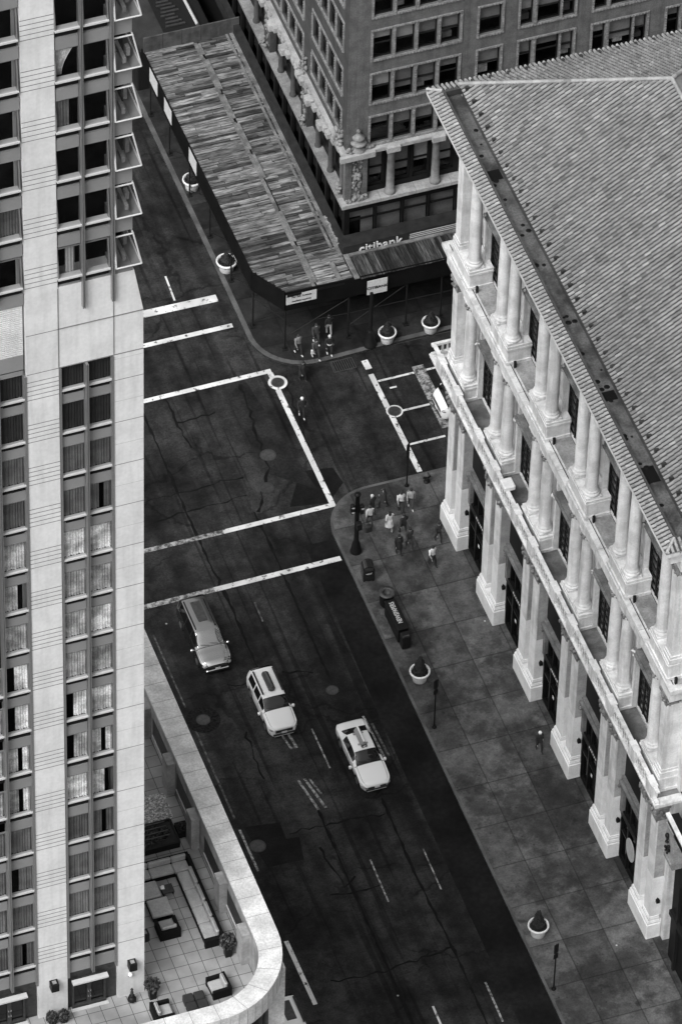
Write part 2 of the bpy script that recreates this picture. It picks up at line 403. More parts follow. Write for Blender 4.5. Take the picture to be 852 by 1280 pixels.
# Tiffany-side corner pavement
tif = [(-7.4,-120),(-7.05,-.6)]+arc(-3.9,-.75,3.12,172,92,9)+[(60,2.35)]
def pave(name, pts, closed_extra, mw, kw=.17):
    b = MB(); b.prism(pts+closed_extra, -.02, .15); o = struct(name, b, M[mw])
    k = MB()
    for i in range(len(pts)-1):
        a = Vector((*pts[i],0)); c = Vector((*pts[i+1],0)); d = (c-a).normalized(); nn = Vector((d.y,-d.x,0))*kw
        # kerb strip set 3 mm proud of the pavement it edges
        k.add([a-Vector((0,0,.02)),c-Vector((0,0,.02)),c+nn-Vector((0,0,.02)),a+nn-Vector((0,0,.02)),a+Vector((0,0,.154)),c+Vector((0,0,.154)),c+nn+Vector((0,0,.154)),a+nn+Vector((0,0,.154))],
              [(0,1,5,4),(4,5,6,7),(3,2,6,7)], 0)
    o2 = struct('kerb', k, M['kerb'])
pave('pavement', tif, [(60,-120)], 'walk')
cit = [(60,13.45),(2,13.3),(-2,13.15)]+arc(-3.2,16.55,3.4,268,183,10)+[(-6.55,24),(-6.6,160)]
pave('pavement', cit, [(60,160)], 'walk_shade', .32)
pave('pavement', [(-23.8,160),(-23.8,-120)][::-1][::-1], [(-31.5,-120),(-31.5,160)], 'walk_shade')

def line(name, p0, p1, w, mk='paint', z=.006):
    a = Vector((*p0,z)); c = Vector((*p1,z)); d = (c-a).normalized(); nn = Vector((-d.y,d.x,0))*(w/2); b = MB()
    b.quad(a-nn,c-nn,c+nn,a+nn); return struct(name, b, M[mk])
line('crosswalk_line', (-23,20.75),(-7.25,20.5), .62)
line('crosswalk_line', (-23,18.0),(-7.1,17.95), .36)
line('crosswalk_line', (-23,13.42),(-6.1,13.5), .34)
line('crosswalk_line', (-6.22,13.33),(-6.22,1.83), .34)
line('crosswalk_line', (-13.2,1.62),(-6.05,1.66), .34); line('crosswalk_line', (-23,1.6),(-13.2,1.62), .34, 'thin')
line('stop_line', (-15.2,-2.67),(-7.2,-2.62), .38); line('stop_line', (-23,-2.72),(-15.2,-2.67), .38, 'thin')
line('crosswalk_line', (-.37,11.3),(-.3,2.6), .34); line('crosswalk_line', (-.36,12.55),(-.33,11.75), .42)
line('stop_line', (2.6,11.1),(2.6,5.6), .75, 'thin')
for y, x0 in ((10.6,-.15),(7.77,.25),(4.95,-.12)): line('lane_line', (x0,y),(2.2,y), .16)
line('lane_line', (3.0,10.6),(8,10.6), .16); line('lane_line', (.34,9.82),(.78,9.82), .14); line('lane_line', (3.0,7.77),(9,7.77), .14)
line('lane_line', (-9.7,23.3),(-9.82,21.1), .12)
for y in range(-12,10,8): pass
line('edge_line', (-19.8,-20.9),(-19.78,-24.2), .14,'thin'); line('edge_line', (-19.95,-29.6),(-19.88,-34.5), .26)
line('edge_line', (-19.8,-12.8),(-19.8,-20), .12,'ghost'); line('edge_line', (-19.8,-5),(-19.8,-11), .1,'ghost')
line('lane_line', (-13.38,-25.4),(-13.44,-28.7), .1, 'thin'); line('lane_line', (-10.21,-25.6),(-10.26,-28.8), .09, 'thin'); line('lane_line', (-13.62,-36.7),(-13.66,-39), .13)
line('lane_line', (-13.3,-14.9),(-13.29,-18.1), .1,'thin'); line('lane_line', (-13.26,-4.4),(-13.29,-6), .1,'ghost'); line('lane_line', (-10.2,-36),(-10.25,-39), .12,'thin')
line('lane_line', (-10.12,-14.9),(-10.0,-18.3), .14,'thin'); line('lane_line', (-9.82,-15.6),(-9.7,-18.3), .14,'ghost')
line('turn_arrow', (-15.36,-18.4),(-14.96,-20.9), .15,'thin'); line('turn_arrow', (-14.97,-18.4),(-14.52,-20.9), .16,'thin')
line('turn_arrow', (-14.7,-18.5),(-14.42,-19.8), .13,'thin'); line('turn_arrow', (-15.15,-14.6),(-14.95,-15.95), .13,'thin'); line('turn_arrow', (-14.78,-14.5),(-14.62,-15.85), .16,'thin'); line('turn_arrow', (-15,-15.95),(-14.55,-15.95), .15,'thin')

SEAMS = [[(-14.7,24),(-14.7,11.8),(-14.8,5.1),(-14.8,-1.6),(-14.7,-3.7),(-14.8,-9.5)],[(-10.9,2.6),(-10.9,-2.4),(-11,-11.4)],[(-15,-20.9),(-15.1,-27),(-15.1,-33.1),(-15.1,-44)],[(-11.2,-21.2),(-11.3,-27.4),(-11.1,-33.3),(-11.2,-44)],[(-8.3,13),(-8.9,5.8),(-10.7,2.5)],[(-16.9,5.4),(-11.6,5.6),(-10.6,5.5)],[(-20,3.4),(-17.5,3.6),(-14.4,3.9),(-10.9,4)],[(-13,11),(-10.5,11.2)],[(-17.2,-22),(-13.4,-22.2),(-11.4,-22.4)],[(-18.5,-33.2),(-15.4,-33.5),(-11,-33)],[(-16.5,-27.2),(-15.2,-27.5),(-13.5,-27.4)],[(-16.9,-10.2),(-15.2,-10.4)],[(-13.5,-10.1),(-11.8,-10.8)],[(-5.5,12.8),(-5.9,8.6),(-6.5,3.9)],[(-17.1,-13.9),(-17.2,-17.7)],[(-13.1,13.2),(-12.8,8.8)],[(-15.8,-23.6),(-15.5,-26.9),(-14.6,-26.3)]]
tarm = mat('tar', .006, .7, .4, 2., spec=.1)
rs = random.Random(9)
for si, s in enumerate(SEAMS):
    pts = []
    for k in range(len(s)-1):
        a, c = Vector((*s[k],0)), Vector((*s[k+1],0)); n_ = max(2, int((c-a).length/.4)); pr = Vector((-(c-a).y,(c-a).x,0)).normalized()
        amp = .03 if abs(c.x-a.x) < .3 and (c-a).length > 4 else .13
        for q in range(n_): pts.append(a+(c-a)*(q/n_)+pr*rs.uniform(-amp,amp))
    pts.append(Vector((*s[-1],0)))
    b = MB(); z = .0045+.00002*si; L_, R_ = [], []
    for k, p in enumerate(pts):
        d = (pts[min(k+1,len(pts)-1)]-pts[max(k-1,0)]).normalized(); pr = Vector((-d.y,d.x,0)); wd = rs.uniform(.02,.09)*(1.5 if si < 5 else 1.0); L_.append(p+pr*wd); R_.append(p-pr*wd*rs.uniform(.5,1.2))
    for k in range(len(pts)-1): b.quad((*L_[k].xy,z),(*R_[k].xy,z),(*R_[k+1].xy,z),(*L_[k+1].xy,z))
    struct('tar_seam', b, tarm)
def manhole(x, y, r, label, mt='iron_lt', ring=None, z=.008):
    o = thing('manhole_cover', label, 'manhole cover', (x,y,0), 'manhole covers in the roadway')
    b = MB(); b.lathe([(r*.86,z),(r*.86,z+.012),(r*.1,z+.014)], (x,y,0), 22, 0, False); b.build('lid', M[mt], o)
    b = MB(); b.lathe([(r,z-.002),(r,z+.012),(r*.88,z+.012),(r*.88,z)], (x,y,0), 22, 0, False, False); b.build('frame', M['iron'] if ring is None else M['kerb'], o)
    if ring:
        b = MB(); b.lathe([(ring,z-.004),(ring,z+.002),(r*1.01,z+.002)], (x,y,0), 26, 0, False, False); b.build('painted_ring', M['paint'], o)
    return o
manhole(-6.04,12.41,.42,'manhole cover circled by white paint at the corner of the crosswalk','iron',.60)
manhole(-8.59,6.78,.5,'rusty round manhole cover in the middle of the crossing','iron_lt')
manhole(-9.56,4.23,.46,'dark manhole cover just south of another in the crossing','iron')
manhole(-11.17,-12.43,.38,'small pale manhole cover between the white taxi and stop line')
manhole(-19.11,-12.24,.42,'pale manhole cover in a round cobbled patch beside terrace wall')
manhole(-19.2,-22.4,.48,'pale manhole cover in a square tar patch by edge line')
manhole(-.04,7.87,.42,'manhole cover ringed by worn paint on the side street stop line','iron',.52)
manhole(-8.6,-63,.4,'manhole cover near the lower pavement kerb','iron') if False else None
b = MB(); b.lathe([(1.02,.004),(1.0,.007),(.44,.007)], (-19.11,-12.24,0), 28, 0, False, False); struct('cobbled_ring', b, mat('cobbles', .012, .8, .8, 7, spec=.1, fine=.4))
o = thing('storm_drain', 'iron storm drain grate in the gutter beside shed corner pavement', 'drain', (-1.75,12.6,0))
b = MB(); b.box(-2.45,-1.0,12.1,12.16,.002,.02); b.box(-2.45,-1.0,13.0,13.06,.002,.02); b.box(-2.45,-2.39,12.16,13.0,.002,.02); b.box(-1.06,-1.0,12.16,13.0,.002,.02); b.build('frame', M['iron_lt'], o)
b = MB()
for i in range(9): b.box(-2.36+i*.145,-2.30+i*.145,12.16,13.0,.004,.016)
b.build('grate', M['iron_lt'], o); b=MB(); b.quad((-2.4,12.16,.003),(-1.06,12.16,.003),(-1.06,13,.003),(-2.4,13,.003)); b.build('well', M['dark2'], o)

# ================================================================== COLUMNED STONE BUILDING
LIB = thing('columned_building', 'pale stone corner building with three tiers of paired columns under a tiled roof', 'building', (0,0,0))
CY = [-2.95-6.33*i for i in range(6)]           # support centres along the avenue
Y0, Y1 = -.55, -36.4
zc2, zc3 = 13.1, 22.4
# body masses (dark inner core + wall zones)
b = MB()
for (z0, z1, X) in ((0,12.6,.40),(13.05,21.6,.64),(22.42,33.4,1.04)):
    ops = []
    for i in range(5):
        a = CY[i+1]+1.5; c = CY[i]-1.5
        if z0 == 0: ops.append((CY[i+1]+1.36,CY[i]-1.36,.02,11.2))
        elif z0 < 20: ops.append((CY[i+1]+1.3,CY[i]-1.3,zc2+.12,20.4))
        else: ops.append((CY[i+1]+.5,CY[i]-.5,zc3+.12,30.6))
    wall_open(b, 'y', X, Y1, Y0, z0, z1, ops, .7)
    b.quad((X,Y0,z0),(19,Y0,z0),(19,Y0,z1),(X,Y0,z1)); b.quad((X,Y1,z0),(19,Y1,z0),(19,Y1,z1),(X,Y1,z1))
b.quad((18.2,Y0,0),(18.2,Y1,0),(18.2,Y1,34),(18.2,Y0,34))
# ashlar joints on the south flank
for k in range(48): 
    b.box(1.3,18,Y1-.012,Y1-.002,1.2+k*.66,1.23+k*.66,1)
b.build('wall', [M['stone'], M['groove']], LIB)
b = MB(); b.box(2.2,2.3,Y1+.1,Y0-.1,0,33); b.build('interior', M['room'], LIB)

def capital(b, cx, cy, z, w, h, m=0, rg=rnd):
    b.box(cx-w*.46,cx+w*.46,cy-w*.46,cy+w*.46,z,z+h*.75,m); b.box(cx-w*.62,cx+w*.62,cy-w*.62,cy+w*.62,z+h*.8,z+h,m)
    for k in range(22):
        sx = rg.choice((-1,1)); t = rg.uniform(-.55,.55); zz = z+h*rg.uniform(.05,.8); o_ = w*(.46+.14*(zz-z)/h)
        if rg.random() < .5: b.ball((cx+sx*o_, cy+t*w, zz), w*.13, w*.1, h*.12, m, 5, 3)
        else: b.ball((cx+t*w, cy+sx*o_, zz), w*.1, w*.13, h*.12, m, 5, 3)
# ground tier: square pilaster pairs on plinths
for i, c in enumerate(CY):
    b = MB()
    b.bevbox(-.5,.39,c-1.46,c+1.46,0,1.35,.04); b.box(-.44,.39,c-1.42,c+1.42,1.35,1.5); b.box(-.40,.39,c-1.39,c+1.39,1.5,1.58)
    b.build('plinth', M['stone_pale'], LIB)
    for sgn in (1, -1):
        y = c+sgn*.82
        b = MB()
        b.box(-.36,.3,y-.54,y+.54,1.58,1.78); b.box(-.33,.3,y-.51,y+.51,1.78,1.88)
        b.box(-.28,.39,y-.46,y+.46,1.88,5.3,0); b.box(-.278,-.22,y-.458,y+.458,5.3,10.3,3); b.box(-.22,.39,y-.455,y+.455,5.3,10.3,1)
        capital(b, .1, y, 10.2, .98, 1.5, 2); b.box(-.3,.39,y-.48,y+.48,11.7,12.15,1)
        b.build('pilaster', [M['stone_pale'], M['stone_up'], M['stone_carve'], M['stone']], LIB)
    f = MB(); y = c-.82
    f.box(.0,.2,y-.64,y-.47,3.15,3.38); f.box(.06,.14,y-.52,y-.46,3.38,3.46); f.build('floodlight', M['dark2'], LIB)
# tier 1 entablature + balustrade
b = MB()
b.box(-.34,.74,Y1,Y0,12.15,12.62); b.box(-.6,.74,Y1-.25,Y0+.25,12.62,12.8); b.box(-1.0,.74,Y1-.55,Y0+.5,12.8,13.02); b.box(-1.06,-.72,Y1-.55,Y0+.52,13.02,13.1)
for k in range(62): b.box(-.56,-.36,Y1+.2+k*.58,Y1+.45+k*.58,12.45,12.61)
b.box(.74,18,Y0,Y0+.5,12.8,13.02)
b.build('lower_cornice', M['stone'], LIB)
b = MB(); b.box(-.72,1.02,Y1,Y0,13.0,13.06); b.build('balcony_floor', mat('balcony_paving', .15, .85, .45, 1.2), LIB)
b = MB(); xb = -.84
b.box(xb-.12,xb+.12,Y1-.45,Y0+.42,13.1,13.2); b.box(xb-.12,xb+.12,Y1-.45,Y0+.42,13.96,14.06)
posts = []
for i, c in enumerate(CY):
    for dy in (1.35,-1.35) : posts.append(c+dy)
for y in posts: b.box(xb-.2,xb+.2,y-.42,y+.42,13.1,14.1)
ed = sorted(posts)
seg = [(ed[k]+.42, ed[k+1]-.42) for k in range(len(ed)-1)]
for a, c in seg:
    nn = max(2, int((c-a)/.36)); st = (c-a)/nn
    for k in range(nn):
        b.add([(xb-.10,a+k*st,13.2),(xb-.10,a+k*st+.07,13.2),(xb-.10,a+(k+1)*st,13.96),(xb-.10,a+(k+1)*st-.07,13.96),(xb-.03,a+k*st,13.2),(xb-.03,a+k*st+.07,13.2),(xb-.03,a+(k+1)*st,13.96),(xb-.03,a+(k+1)*st-.07,13.96)],[(0,1,2,3),(4,5,6,7),(0,3,7,4),(1,2,6,5)],0)
        b.add([(xb-.101,a+(k+1)*st,13.2),(xb-.101,a+(k+1)*st-.07,13.2),(xb-.101,a+k*st,13.96),(xb-.101,a+k*st+.07,13.96),(xb-.031,a+(k+1)*st,13.2),(xb-.031,a+(k+1)*st-.07,13.2),(xb-.031,a+k*st,13.96),(xb-.031,a+k*st+.07,13.96)],[(0,1,2,3),(4,5,6,7),(0,3,7,4),(1,2,6,5)],0)
# return along the side street
b.box(xb-.14,8,Y0+.28,Y0+.46,13.1,13.26); b.box(xb-.14,8,Y0+.28,Y0+.46,13.86,14.04)
for k in range(26): b.box(xb+.5+k*.32,xb+.62+k*.32,Y0+.34,Y0+.42,13.26,13.86)
b.box(xb-.25,xb+.25,-22.2,-21.5,14.04,14.3) if False else None
for a, c in seg: b.box(xb+.0,xb+.05,a,c,13.2,13.96,1)  # near-black sheet added to paint the shade behind the pierced lattice
b.build('balustrade', [M['stone'], M['gap_shade']], LIB)
b = MB(); b.bevbox(-1.05,-.35,-12.75,-11.95,14.05,14.35,.05); b.build('loose_block', M['stone_pale'], LIB)

def column(c, y, z0, z1, mshaft='stone'):
    b = MB(); h = z1-z0
    b.box(-.46,.46,y-.46,y+.46,z0,z0+.16)
    b.lathe([(.47,.16),(.5,.22),(.5,.30),(.45,.36),(.41,.38),(.43,.44),(.43,.49),(.38,.53),(.365,.6),(.365,h*.35),(.35,h*.6),(.31,h-.75),(.31,h-.68),(.34,h-.66),(.34,h-.6),(.31,h-.58),(.32,h-.4),(.42,h-.15),(.44,h-.12)], (0,y,z0), 20, 0)
    b.box(-.42,.42,y-.42,y+.42,z1-.13,z1)
    for k in range(16):
        a = 2*PI*k/16; b.ball((.36*math.cos(a), y+.36*math.sin(a), z1-.34-.22*(k%2)), .1,.1,.16,1,5,3)
    return b.build('column', [M[mshaft], M['stone_carve']], LIB)
def cornerpil(y, z0, z1):
    b = MB(); b.box(-.45,.9,y-.5,y+.5,z0,z0+.3); b.box(-.40,.9,y-.45,y+.45,z0+.3,z0+.5); b.box(-.34,1.02,y-.4,y+.4,z0+.5,z1-.8)
    for k in range(int((z1-z0-1.5)/.8)): b.box(-.345,1.0,y-.405,y+.405,z0+.9+k*.8,z0+.915+k*.8)
    capital(b, .0, y, z1-.85, .8, .85, 1); return b.build('corner_pilaster', [M['stone'], M['stone_carve']], LIB)
for (zf, zp, zt) in ((zc2, 14.35, 21.0), (zc3, 23.8, 31.6)):
    for i, c in enumerate(CY):
        b = MB(); y0, y1 = c-1.42, c+1.42
        if zf == zc3: y0, y1 = c-1.38, c+1.38
        b.bevbox(-.46,1.0,y0,y1,zf-.03,zp-.32,.03); b.box(-.55,1.0,y0-.08,y1+.08,zf,zf+.2); b.box(-.53,1.0,y0-.06,y1+.06,zp-.32,zp-.18); b.box(-.49,1.0,y0-.03,y1+.03,zp-.18,zp)
        b.build('pedestal', M['stone'], LIB)
        if i == 0: cornerpil(c+.98, zp, zt); column(0, c-.86, zp, zt)
        elif i == 5: column(0, c+.86, zp, zt); cornerpil(c-.98, zp, zt)
        else: column(0, c+.86, zp, zt); column(0, c-.86, zp, zt)
# ledge between tiers 2 and 3, with the thin wire run along it
b = MB()
b.box(-.4,1.02,Y1,Y0,21.0,21.9); b.box(-.55,1.02,Y1-.3,Y0+.3,21.9,22.1); b.box(-.62,1.02,Y1-.4,Y0+.4,22.1,22.3); b.box(-.62,.1,Y1-.4,Y0+.4,22.3,22.36)
b.box(1.02,18,Y0,Y0+.4,21.9,22.3)
for k in range(12): b.box(-.623,1.02,Y1+1.2+k*3.18,Y1+1.22+k*3.18,22.361,22.366,1)
b.build('ledge', [M['stone'], M['groove']], LIB)
b = MB(); b.box(-.1,1.02,Y1,Y0,22.362,22.40); b.build('ledge_floor', M['stone_shelf'], LIB)
b = MB()
b.tube((-.28,Y1,22.46),(-.28,Y0,22.46),.022,seg=5); 
for c in CY:
    for dy in (-1.7,1.7): b.box(-.16,-.02,c+dy-.07,c+dy+.07,22.36,22.85)
b.build('ledge_wire', M['dark2'], LIB)
# windows of the upper tiers, shopfronts at street level
def upper_window(i, zf, lin, ztop):
    off, D = (1.28,.40) if zf < 20 else (.48,0.)
    a = CY[i+1]+off; c = CY[i]-off
    s_ = MB(); 
    for y0, y1 in ((c-.27,c-.02),(a+.02,a+.27)):
        s_.box(.74-D,1.04-D,y0,y1,zf+.06,lin-.25); s_.box(.62-D,1.04-D,y0-.05,y1+.05,lin-.25,lin); s_.box(.8-D,1.04-D,y0+.03,y1-.03,lin+.3,ztop)
        s_.carve(.55-D,.66-D,y0,y1,lin-.2,lin+.15,4,(.07,.11))
    s_.box(.56-D,1.04-D,a+.02,c-.02,lin,lin+.1,1); s_.box(.68-D,1.04-D,a+.1,c-.1,lin+.1,lin+.3,1)
    w = s_.build('window_surround', [M['stone'], M['stone_dark']], LIB)
    b = MB(); X = 1.17-D
    y0, y1 = a+.27, c-.27; n = 5
    for k in range(n+1): yy = y0+(y1-y0)*k/n; b.box(X-.07,X+.05,yy-.05,yy+.05,zf+.1,lin)
    for k in range(9): zz = zf+.2+(lin-zf-.2)*k/8; b.box(X-.05,X+.03,y0,y1,zz-.04,zz+.04)
    b.box(X-.1,X+.1,a+.1,c-.1,lin-.1,lin+.3)
    for k in range(4): yy = y0+(y1-y0)*k/3; b.box(X-.06,X+.04,yy-.04,yy+.04,lin+.3,ztop)
    wf = b.build('window', M['dark'], LIB)
    b = MB(); b.quad((X+.06,a,zf+.1),(X+.06,c,zf+.1),(X+.06,c,ztop),(X+.06,a,ztop)); b.build('pane', M['gl'], wf)
    b = MB()
    nr = rnd.choice((2,3,3))
    for k in range(n):
        if rnd.random() < .55: 
            yy0 = y0+(y1-y0)*k/n+.06; yy1 = y0+(y1-y0)*(k+1)/n-.06; zz = zf+.2+(lin-zf-.4)*rnd.uniform(.0,.6)
            b.quad((X+.3,yy0,zz),(X+.3,yy1,zz),(X+.3,yy1,lin),(X+.3,yy0,lin))
    if b.f: b.build('blind', M['curt_dk'], wf)
for i in range(5):
    upper_window(i, zc2, 17.8, 20.4); upper_window(i, zc3, 27.3, 30.6)
def shopfront(i):
    a = CY[i+1]+1.36; c = CY[i]-1.36
    s_ = MB()
    for y0, y1 in ((c-.3,c-.02),(a+.02,a+.3)):
        s_.box(.14,.41,y0,y1,4.2,6.45); s_.box(.04,.41,y0-.05,y1+.05,6.45,6.75); s_.carve(-.02,.1,y0,y1,6.3,6.8,4,(.08,.13))
    s_.box(-.04,.41,a+.02,c-.02,6.75,6.9); s_.box(.1,.41,a+.06,c-.06,6.9,7.2)
    s_.build('window_surround', M['stone_dark'], LIB)
    b = MB(); X = .34
    b.box(X-.12,X+.12,a+.02,c-.02,3.9,4.35); b.box(X-.06,X+.3,a,c,0,.28)
    for yy in (a+.1,a+1.15,c-1.15,c-.1): b.box(X-.08,X+.1,yy-.07,yy+.07,.28,3.9)
    for yy in (a+.5,a+1.3,c-1.3,c-.5): b.box(X-.04,X+.1,yy-.05,yy+.05,4.35,6.8)
    b.box(X-.05,X+.1,a,c,2.5,2.62); b.box(X-.02,X+.1,a,c,7.2,11.2)
    sf = b.build('shopfront', M['shop'], LIB)
    b = MB(); b.quad((X+.11,a,.28),(X+.11,c,.28),(X+.11,c,6.9),(X+.11,a,6.9)); b.build('pane', M['gl_black'], sf)
    b = MB(); 
    if i < 4:
        yc = (a+c)/2
        for k in range(6): b.box(X-.135,X-.122,yc+.45-k*.2,yc+.45-k*.2+.1,4.05,4.05+rnd.choice((.1,.14,.14)))
        b.quad((X-.09,yc-.1,2.0),(X-.09,yc+.12,2.0),(X-.09,yc+.12,2.25),(X-.09,yc-.1,2.25)); b.build('shop_lettering', M['signlit'], sf)
    else:
        vs = [(X-.14, (a+c)/2-.05+.62*math.cos(2*PI*k/22), 2.65+.85*math.sin(2*PI*k/22)) for k in range(22)]
        b.add(vs+[(x-.04,y,z) for x,y,z in vs], [tuple(range(22)), tuple(range(43,21,-1))]+[(k,(k+1)%22,22+(k+1)%22,22+k) for k in range(22)]); b.build('oval_sign', M['blind_lt'], sf)
    if i in (0,3): pass
for i in range(5): shopfront(i)

# roof : outer eave of tiles, gutter, parapet wall, hipped main roof
def tile_field(mb, O, A, B_, nA, nB, da, db, inside, lift=.045, h=.095, m=0, pan=True):
    # O origin at the eave, A along the eave, B_ up the slope, each tile an island of its own
    A = Vector(A).normalized(); B_ = Vector(B_).normalized(); Nn = A.cross(B_).normalized()
    if Nn.z < 0: Nn = -Nn
    prof = [(0,0),(.2,.0),(.25,.55),(.40,1.),(.60,1.),(.75,.55),(.80,0),(1,0)]
    for i in range(nA):
        for j in range(nB):
            if not inside((i+.5)*da, (j+.5)*db): continue
            P = []
            jit = rnd.uniform(-.015,.015)
            for (vv, l) in ((-.04, lift), (1.0, 0)):
                for (u, q) in prof: P.append(Vector(O)+A*((i+u)*da)+B_*((j+vv)*db)+Nn*(q*h+l+jit))
            fs = [(k,k+1,8+k+1,8+k) for k in range(7)]
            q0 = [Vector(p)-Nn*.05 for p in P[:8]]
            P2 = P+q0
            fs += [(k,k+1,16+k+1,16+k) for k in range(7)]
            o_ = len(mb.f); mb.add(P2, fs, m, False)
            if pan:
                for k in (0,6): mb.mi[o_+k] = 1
XE, XI = -1.64, -.93
YN, YS = .72, -37.05
b = MB()
tile_field(b, (XE,YS,34.1), (0,1,0), (XI-XE,0,.3), int((YN-YS)/.28), 3, .28, .257, lambda a,c: c < .77 and (.3+c*.9 < a < (YN-YS)-c*.9), .04, .10)
tile_field(b, (XE,YN,34.1), (1,0,0), (0,-(XI-XE),.3), 74, 3, .28, .257, lambda a,c: a > c*.9, .04, .10)
tile_field(b, (XE,YS,34.1), (1,0,0), (0,(XI-XE),.3), 74, 3, .28, .257, lambda a,c: a > c*.9, .04, .10)
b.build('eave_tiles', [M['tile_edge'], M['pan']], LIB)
b = MB()
b.box(XE+.02,XI+.1,YS+.02,YN-.02,33.75,34.05); b.box(XI+.1,1.0,YS+.02,YN-.02,33.75,33.84); b.box(XE+.3,1.0,YS+.3,YN-.3,33.35,33.75); b.box(-1.0,1.0,YS+.7,YN-.7,32.4,33.35); b.box(-.4,1.0,Y1,Y0,31.6,32.4)
b.box(1.0,19,YN-.6,YN-.02,33.75,34.05); b.box(1.0,19,YS+.02,YS+.7,33.75,34.05); b.box(1,19,YN-.9,YN-.6,33.35,34); b.box(1,19,YS+.6,YS+.9,33.35,34)
b.box(1.0,19,Y0-.3,Y0,31.6,33.4); b.box(1.0,19,Y1,Y1+.3,31.6,33.4)
for k in range(60): b.box(-1.4,-1.0,YS+1+k*.61,YS+1.3+k*.61,33.2,33.36)
b.build('upper_cornice', M['stone'], LIB)
b = MB()   # wedge under the eave tiles
b.add([(XE,YS,34.04),(XI,YS+.7,34.04),(XI,YN-.7,34.04),(XE,YN,34.04),(XE,YS,34.09),(XI,YS+.7,34.38),(XI,YN-.7,34.38),(XE,YN,34.09)],[(4,5,6,7),(0,1,5,4),(2,3,7,6),(0,3,7,4),(1,2,6,5)])
b.add([(XE,YN,34.04),(XI,YN-.7,34.04),(19,YN-.7,34.04),(19,YN,34.04),(XE,YN,34.085),(XI,YN-.7,34.375),(19,YN-.7,34.375),(19,YN,34.085)],[(4,5,6,7),(0,3,7,4),(1,2,6,5)])
b.add([(XE,YS,34.04),(XI,YS+.7,34.04),(19,YS+.7,34.04),(19,YS,34.04),(XE,YS,34.085),(XI,YS+.7,34.375),(19,YS+.7,34.375),(19,YS,34.085)],[(4,5,6,7),(0,3,7,4),(1,2,6,5)])
# hip caps at the eave corners
b.tube((XE+.02,YS+.02,34.15),(XI,YS+.72,34.47),.09,seg=6); b.tube((XE+.02,YN-.02,34.15),(XI,YN-.72,34.47),.09,seg=6)
b.build('eave_bed', M['tile_edge'], LIB)
b = MB(); b.box(XI+.02,XI+.14,YS+.72,YN-.72,34.0,34.42); b.box(XI+.14,19,YN-.84,YN-.72,34,34.42); b.box(XI+.14,19,YS+.72,YS+.84,34.0,34.42); b.build('gutter_lip', M['leadwall'], LIB)
b = MB(); b.box(XI+.14,.16,YS+.84,YN-.84,33.86,33.95); b.build('gutter', M['gutter'], LIB)
# drains and leaf litter in the gutter
for k in range(30):
    y = rnd.uniform(YS+1.5,YN-1.2); x = rnd.uniform(-.6,.0); r = rnd.uniform(.07,.19)
    b = MB(); b.lathe([(r,33.95),(r*.7,33.98)], (x,y,0), 8, 0, False); b.build('gutter_drain', M['dark2'], LIB)
for y, L in ((-6.9,.8),(-25.0,.7),(-31.2,1.2)):
    b = MB(); b.box(-.7,.1,y-L/2,y+L/2,33.951,33.97); b.build('gutter_hatch', M['dark2'], LIB)
b = MB(); b.box(.16,.32,-36.3,-.35,33.6,34.8); b.box(.3,18,-.55,-.35,33.9,34.82); b.box(.3,18,-36.3,-36.1,33.9,34.82); b.build('roof_kerb', M['leadwall'], LIB)
SL = .655; Z0 = 34.92; RXI = -.02; YA, YB = -.27, -36.6; RUN = 9.05
sl = math.hypot(1, SL)
b = MB()
tile_field(b, (RXI,YB,Z0), (0,1,0), (1,0,SL), int((YA-YB)/.28)+1, int(RUN*sl/.37)+1, .28, .37, lambda a,c: c/sl < min(a, (YA-YB)-a, RUN)-.02)
tile_field(b, (RXI,YA,Z0), (1,0,0), (0,-1,SL), int(18.1/.28), int(RUN*sl/.37)+1, .28, .37, lambda a,c: c/sl < min(a, 18.1-a)-.02)
tile_field(b, (RXI,YB,Z0), (1,0,0), (0,1,SL), int(18.1/.28), int(RUN*sl/.37)+1, .28, .37, lambda a,c: c/sl < min(a, 18.1-a)-.02)
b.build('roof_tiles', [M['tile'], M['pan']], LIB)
b = MB(); zr = Z0+RUN*SL; e = .02
A_, B2, C_, D_ = (RXI,YA,Z0-e),(RXI+18.1,YA,Z0-e),(RXI+18.1,YB,Z0-e),(RXI,YB,Z0-e); R1, R2 = (RXI+RUN,YA-RUN,zr-e),(RXI+RUN,YB+RUN,zr-e)
b.add([A_,B2,C_,D_,R1,R2],[(0,4,5,3),(0,1,4),(1,2,5,4),(2,3,5)]); b.build('roof_deck', M['tile'], LIB)
b = MB()
up = Vector((0,0,.07))
for p, q in ((A_,R1),(B2,R1),(R1,R2),(R2,C_),(R2,D_)):
    p = Vector(p)+up; q = Vector(q)+up; n_ = int((q-p).length/.5)
    for k in range(n_): b.tube(p+(q-p)*(k/n_), p+(q-p)*((k+1)/n_), .13,.115,7)
b.build('hip_caps', M['tile_edge'], LIB)
for k in range(33):
    b = MB(); b.box(RXI+.1,RXI+.36,YA-.7-k*1.1-.08,YA-.7-k*1.1+.08,Z0+.14,Z0+.36); b.build('snow_guard', M['iron'], LIB)
for k in range(16):
    b = MB(); b.box(RXI+.7+k*1.1-.08,RXI+.7+k*1.1+.08,YA-.36,YA-.12,Z0+.14,Z0+.34); b.build('snow_guard', M['iron'], LIB)
